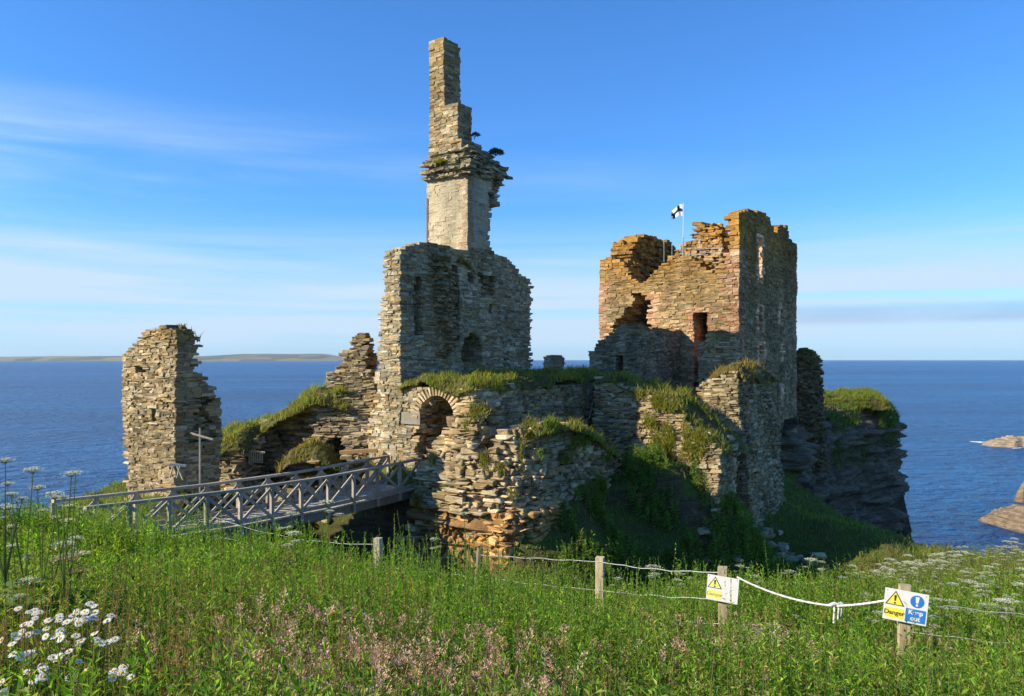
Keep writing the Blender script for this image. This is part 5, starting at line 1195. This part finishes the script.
# short grass on the castle rock
r_ = np.random.default_rng(9); x = r_.uniform(-18, 32, 150000); y = r_.uniform(20, 66, 150000); sdp = sdf(x, y, LAND); k_ = (sdp > .1) & (slope_at(x, y) < 2.8) & ~((y < 22) & (x < 6) & (zg(x, y) < -7.5)) & (r_.random(len(x)) < .35 + sst(45, 28, y)); x, y = x[k_], y[k_]; z = zg(x, y)
v = Veg(); n = len(x); dry = np.clip(.5 + fbm(x * .4, y * .4, 0, 3, 33), 0, 1)[:, None]
v.add(*blades(np.stack([x, y, z - .02], 1), r_.uniform(.1, .32, n), r_.uniform(.025, .05, n), pick(r_, n, G_BANK) * (1 - dry) + pick(r_, n, G_WALL) * dry, r_, .8, 2))
tag(v.build('cliff_grass', M['leaf']), 'short wild grass on the castle rock', kind='stuff')

# ---- umbels: stem, flower head, leaves
def umbel_proto(seed, hgt, rad, cols=((.60, .60, .50), (.54, .54, .44), (.64, .64, .56)), rays=16):
    r_ = np.random.default_rng(seed)
    mb = MB(); bend = r_.normal(0, .05, 2); top = np.array((bend[0], bend[1], hgt))
    mb.tube([(0, 0, -.1), (bend[0] * .3, bend[1] * .3, hgt * .5), tuple(top)], [.0045, .004, .003], 5, c=(.13, .17, .05))
    heads = [(top, rad)]
    for k in range(2):
        a = r_.uniform(0, 6.28); t = np.array((bend[0] * .5 + math.cos(a) * rad * 1.6, bend[1] * .5 + math.sin(a) * rad * 1.6, hgt * r_.uniform(.82, .95))); s0 = (bend[0] * .3, bend[1] * .3, hgt * .5)
        mb.tube([s0, (s0[0] * .4 + t[0] * .6, s0[1] * .4 + t[1] * .6, hgt * .72), tuple(t)], [.005, .004, .003], 4, c=(.13, .17, .05)); heads.append((t, rad * r_.uniform(.45, .75)))
    fls = []
    for c_, R_ in heads:
        fl = Veg(); fls.append(fl)
        for k in range(rays):
            rr = R_ * math.sqrt((k + .5) / rays); a = k * 2.4; q = c_ + np.array((math.cos(a) * rr, math.sin(a) * rr, R_ * .55 - rr * rr / R_ * .25 + r_.normal(0, .003)))
            mb.tube([tuple(c_), tuple(q)], [.0018, .0012], 3, c=(.15, .19, .06))
            m = 12; aa = r_.uniform(0, 6.28, m); dr = R_ * .16 * np.sqrt(r_.random(m)); B = q + np.stack([np.cos(aa) * dr, np.sin(aa) * dr, r_.normal(0, .003, m)], 1)
            D = np.stack([np.cos(aa), np.sin(aa), np.full(m, .35)], 1); D /= np.linalg.norm(D, axis=1)[:, None]
            fl.add(*leaves(B, D, R_ * .13, R_ * .12, pick(r_, m, cols, .06), r_))
    lfs = []
    for k in range(3):
        lf = Veg(); lfs.append(lf); a = r_.uniform(0, 6.28); m = 16; s_ = np.linspace(.1, 1, m); el_ = .5; ln = hgt * .32
        B = np.stack([np.cos(a) * s_ * ln, np.sin(a) * s_ * ln, hgt * (.15 + .13 * k) + s_ * ln * el_ - s_ ** 2 * ln * .5], 1); sd_ = np.where(np.arange(m) % 2 == 0, 1, -1) * 1.0
        D = np.stack([np.cos(a + sd_), np.sin(a + sd_), 0 * s_ + .1], 1); lf.add(*leaves(B, D, ln * .38 * (1.1 - s_ * .6), ln * .16, pick(r_, m, [(.07, .13, .02), (.1, .17, .03)]), r_))
    return mb, fls, lfs
GRP_FAR = 'small white umbels scattered over the right hand slope'
def make_umbel(seed, hgt, rad, label, group, cols=None, loc=(0, 0, 0)):
    mb, fls, lfs = umbel_proto(seed, hgt, rad, cols) if cols else umbel_proto(seed, hgt, rad)
    t = thing('umbel_plant', label, 'wildflower', (0, 0, 0), group)
    mb.build('stem', M['leaf'], t); [fl.build('flower_head', M['petal'], t) for fl in fls]; [lf.build('leaf', M['leaf'], t) for lf in lfs if group != GRP_FAR]; t.location = loc; return t
def copy_tree(o, loc, rz=0, s=1, label=None):
    c = o.copy(); COL.objects.link(c); c.location = loc; c.rotation_euler = (0, 0, rz); c.scale = (s, s, s)
    if label: c['label'] = label
    for ch in o.children:
        d = ch.copy(); COL.objects.link(d); d.parent = c
    return c
r_ = np.random.default_rng(15)
GL = 'white umbels on the left above the daisies'
protoB = []
near = [((5, 463), 5.0, .075), ((21, 473), 5.2, .085), ((60, 476), 5.0, .07), ((43, 490), 5.4, .07), ((68, 474), 5.5, .055), ((2, 488), 5.6, .06), ((50, 497), 5.6, .085), ((8, 508), 5.8, .09), ((70, 547), 6.2, .12), ((33, 584), 5.0, .085), ((84, 540), 7.0, .08), ((22, 548), 5.5, .06)]
words_ = ['highest white flower head rising against the sea at the far left edge', 'flat white umbel against the sea second from the left edge', 'white umbel against the sea left of the bridge start', 'small yellowish umbel among the tall ones at the left', 'slim white umbel nearest the footbridge start', 'white umbel cut by the left edge of the picture below the top one', 'broad cream umbel low in the tall group at the left', 'wide white umbel near the left edge just below the sea', 'broad flat white umbel in the grass under the footbridge start', 'round white umbel above the daisy clump', 'pale flat umbel in the grass right of the tall left group', 'small umbel hidden in grass above the daisies']
for i, ((px, py), Y, rad) in enumerate(near):
    X_, Y_, Z_ = P(px, py, Y); zb = float(zg(X_, Y_)); make_umbel(200 + i, max(.3, Z_ - zb), rad * .8, words_[i], GL, cols=((.62, .62, .40), (.7, .68, .5)) if i in (3, 6) else None, loc=(X_, Y_, zb))
X_, Y_, Z_ = P(65, 565, 5.6); zb = float(zg(X_, Y_)); make_umbel(230, Z_ - zb, .10, 'faded reddish brown umbel above the white daisies', GL, cols=((.42, .2, .15), (.34, .16, .12)), loc=(X_, Y_, zb))
mid = [((325, 505), 13.5, .2, 'tall white umbel standing in front of the footbridge deck'), ((295, 517), 12.5, .16, 'white umbel low before the middle of the footbridge'), ((300, 535), 11, .16, 'pale umbel in the weeds under the middle of the footbridge'), ((437, 541), 11.5, .11, 'single white umbel in front of the ochre bedrock'),
       ((668, 486), 24, .22, 'white umbel in the deep shade below the shaggy wall, the upper one'), ((706, 520), 22, .2, 'white umbel in the shade above the rope, nearest the dark gully'), ((640, 532), 20, .2, 'white umbel in the shade behind the square pale post'), ((735, 533), 19, .2, 'white umbel in the shade just above the left sign post'),
       ((790, 548), 18, .16, 'white umbel at the lip of the gully right of the left sign'), ((815, 555), 16, .15, 'pair of pale umbels at the gully lip below the far cliff'),
       ((468, 515), 9.5, .09, 'tall pale umbel on a bent stem against the rampart'), ((655, 571), 12.2, .2, 'wide white umbel behind the wire left of the faded sign'), ((620, 580), 12.3, .1, 'small white umbel just right of the square pale post')]
for i, ((px, py), Y, rad, lb_) in enumerate(mid):
    X_, Y_, Z_ = P(px, py, Y); zb = float(zg(X_, Y_)); make_umbel(240 + i, max(.3, Z_ - zb) if Y < 14 else .85, rad * .7, lb_, 'scattered umbels in front of the ruins', loc=(X_, Y_, zb))
# the many small ones of the right-hand slope
GR = 'small white umbels scattered over the right hand slope'; LR = 'small white umbel among many alike on the grassy slope right of the rope and signs'
pro = [make_umbel(300 + i, (.62, .72, .55)[i], (.075, .09, .06)[i], LR, GR) for i in range(3)]
cnt = 0; first = [True] * 3
for tr in range(4000):
    if cnt >= 200: break
    Y_ = r_.uniform(10, 27); X_ = Y_ * r_.uniform(.2, .72)
    dens = .25 + .75 * float(vn(X_ * .5, Y_ * .5, 3.) > .0); 
    if X_ / Y_ < .38: dens *= .35
    if r_.random() > dens or Y_ < 10 and X_ < 4: continue
    if float(slope_at(np.array([X_]), np.array([Y_]))[0]) > 1.3 or sdf(np.array([X_]), np.array([Y_]), LAND)[0] < .2: continue
    zb = float(zg(X_, Y_)); j = int(r_.integers(3)); s_ = float(r_.uniform(.85, 1.35)); rz_ = float(r_.uniform(0, 6.28))
    if first[j]:
        pro[j].location = (X_, Y_, zb); pro[j].rotation_euler = (0, 0, rz_); first[j] = False
    else: copy_tree(pro[j], (X_, Y_, zb), rz_, s_)
    cnt += 1
# pink valerian-like cluster right of the left sign post
GP = 'pinkish white flat flower heads low right of the faded sign'
pk = make_umbel(330, .45, .11, 'pinkish white flat flower head in the low cluster right of the faded sign', GP, cols=((.62, .45, .46), (.7, .55, .55), (.55, .38, .4)))
fst = True
for i in range(16):
    px = r_.uniform(736, 780); py = r_.uniform(629, 645); Y_ = 8.3 + r_.uniform(-.5, .5)
    X_, _, Z_ = P(px, py, Y_); zb = Z_ - .47
    if fst: pk.location = (X_, Y_, zb); fst = False
    else: copy_tree(pk, (X_, Y_, zb), r_.uniform(0, 6), r_.uniform(.6, 1.05))

# ---- oxeye daisies
def daisy_parts(seed, hgt):
    r_ = np.random.default_rng(seed); st_ = MB(); b = r_.normal(0, .03, 2); tp_ = np.array((b[0], b[1], hgt))
    st_.tube([(0, 0, -.05), (b[0] * .2, b[1] * .2, hgt * .55), tuple(tp_)], [.0025, .0022, .002], 5, c=(.10, .17, .03))
    tilt = np.array(Matrix.Rotation(r_.uniform(.3, .9), 3, Vector((1, r_.uniform(-.4, .4), 0)).normalized()))   # faces tilt towards the path
    pet = Veg(); m = 19; a = np.arange(m) * 2 * np.pi / m + r_.normal(0, .05, m); L = .026 * r_.uniform(.88, 1.08, m); wd = .0085
    for k in range(m):
        d = np.array((math.cos(a[k]), math.sin(a[k]), 0)); s_ = np.array((-d[1], d[0], 0)); dz = r_.normal(0, .0015)
        pts = np.array([d * .005 - s_ * wd * .25, d * .005 + s_ * wd * .25, d * L[k] * .6 - s_ * wd * .5 + (0, 0, .002), d * L[k] * .6 + s_ * wd * .5 + (0, 0, .002), d * L[k] - s_ * wd * .25 + (0, 0, dz), d * L[k] + s_ * wd * .25 + (0, 0, dz)])
        pet.add(pts @ tilt.T + tp_, np.array([[0, 1, 3, 2], [2, 3, 5, 4]]), np.tile((.62, .62, .60), (6, 1)))
    rows = []; 
    for i, s_ in enumerate((1, .95, .75, .45, .05)):
        th = np.arange(12) * 2 * np.pi / 12; rows.append(np.stack([np.cos(th) * .0085 * s_, np.sin(th) * .0085 * s_, np.full(12, (.0, .0025, .0045, .0055, .0058)[i])], 1))
    V = np.concatenate(rows) @ tilt.T + tp_; aI = np.arange(4)[:, None] * 12; j = np.arange(12)[None]; Q = np.stack([aI + j, aI + (j + 1) % 12, aI + 12 + (j + 1) % 12, aI + 12 + j], 2).reshape(-1, 4)
    return st_, pet, V, Q
protos = []
for i in range(4):
    t = thing('oxeye_daisy', 'white oxeye daisy with a yellow centre in the clump at the lower left corner', 'daisy', (0, 0, 0), 'oxeye daisies in the lower left corner')
    st_, pet, V, Q = daisy_parts(400 + i, (.62, .56, .66, .6)[i]); st_.build('stem', M['leaf'], t); pet.build('petals', M['petal'], t); mk('disc', V, [Q], M['petal'], t, col=np.tile((.72, .42, .02), (len(V), 1)), smooth=True); protos.append(t)
fst = [True] * 4; n_d = 0
spots = []
for c_, s_, m in (((45, 624), (40, 14), 24), ((92, 618), (24, 12), 15), ((50, 664), (38, 18), 20), ((20, 640), (14, 20), 8), ((118, 672), (12, 8), 6), ((100, 640), (20, 8), 6)):
    for k in range(m): spots.append((c_[0] + r_.normal(0, .6) * s_[0], c_[1] + r_.normal(0, .6) * s_[1]))
for px, py in spots:
    Y_ = float(np.interp(py, [600, 690], [3.9, 3.15]) + r_.normal(0, .05)); X_, _, Z_ = P(px, py, Y_); j = int(r_.integers(4)); hh = (.62, .56, .66, .6)[j]; s_ = float(r_.uniform(.6, .85)); loc = (X_, Y_, Z_ - hh * s_)
    if fst[j]: protos[j].location = loc; protos[j].scale = (s_,) * 3; fst[j] = False
    else: copy_tree(protos[j], loc, float(r_.normal(0, .5)), s_)
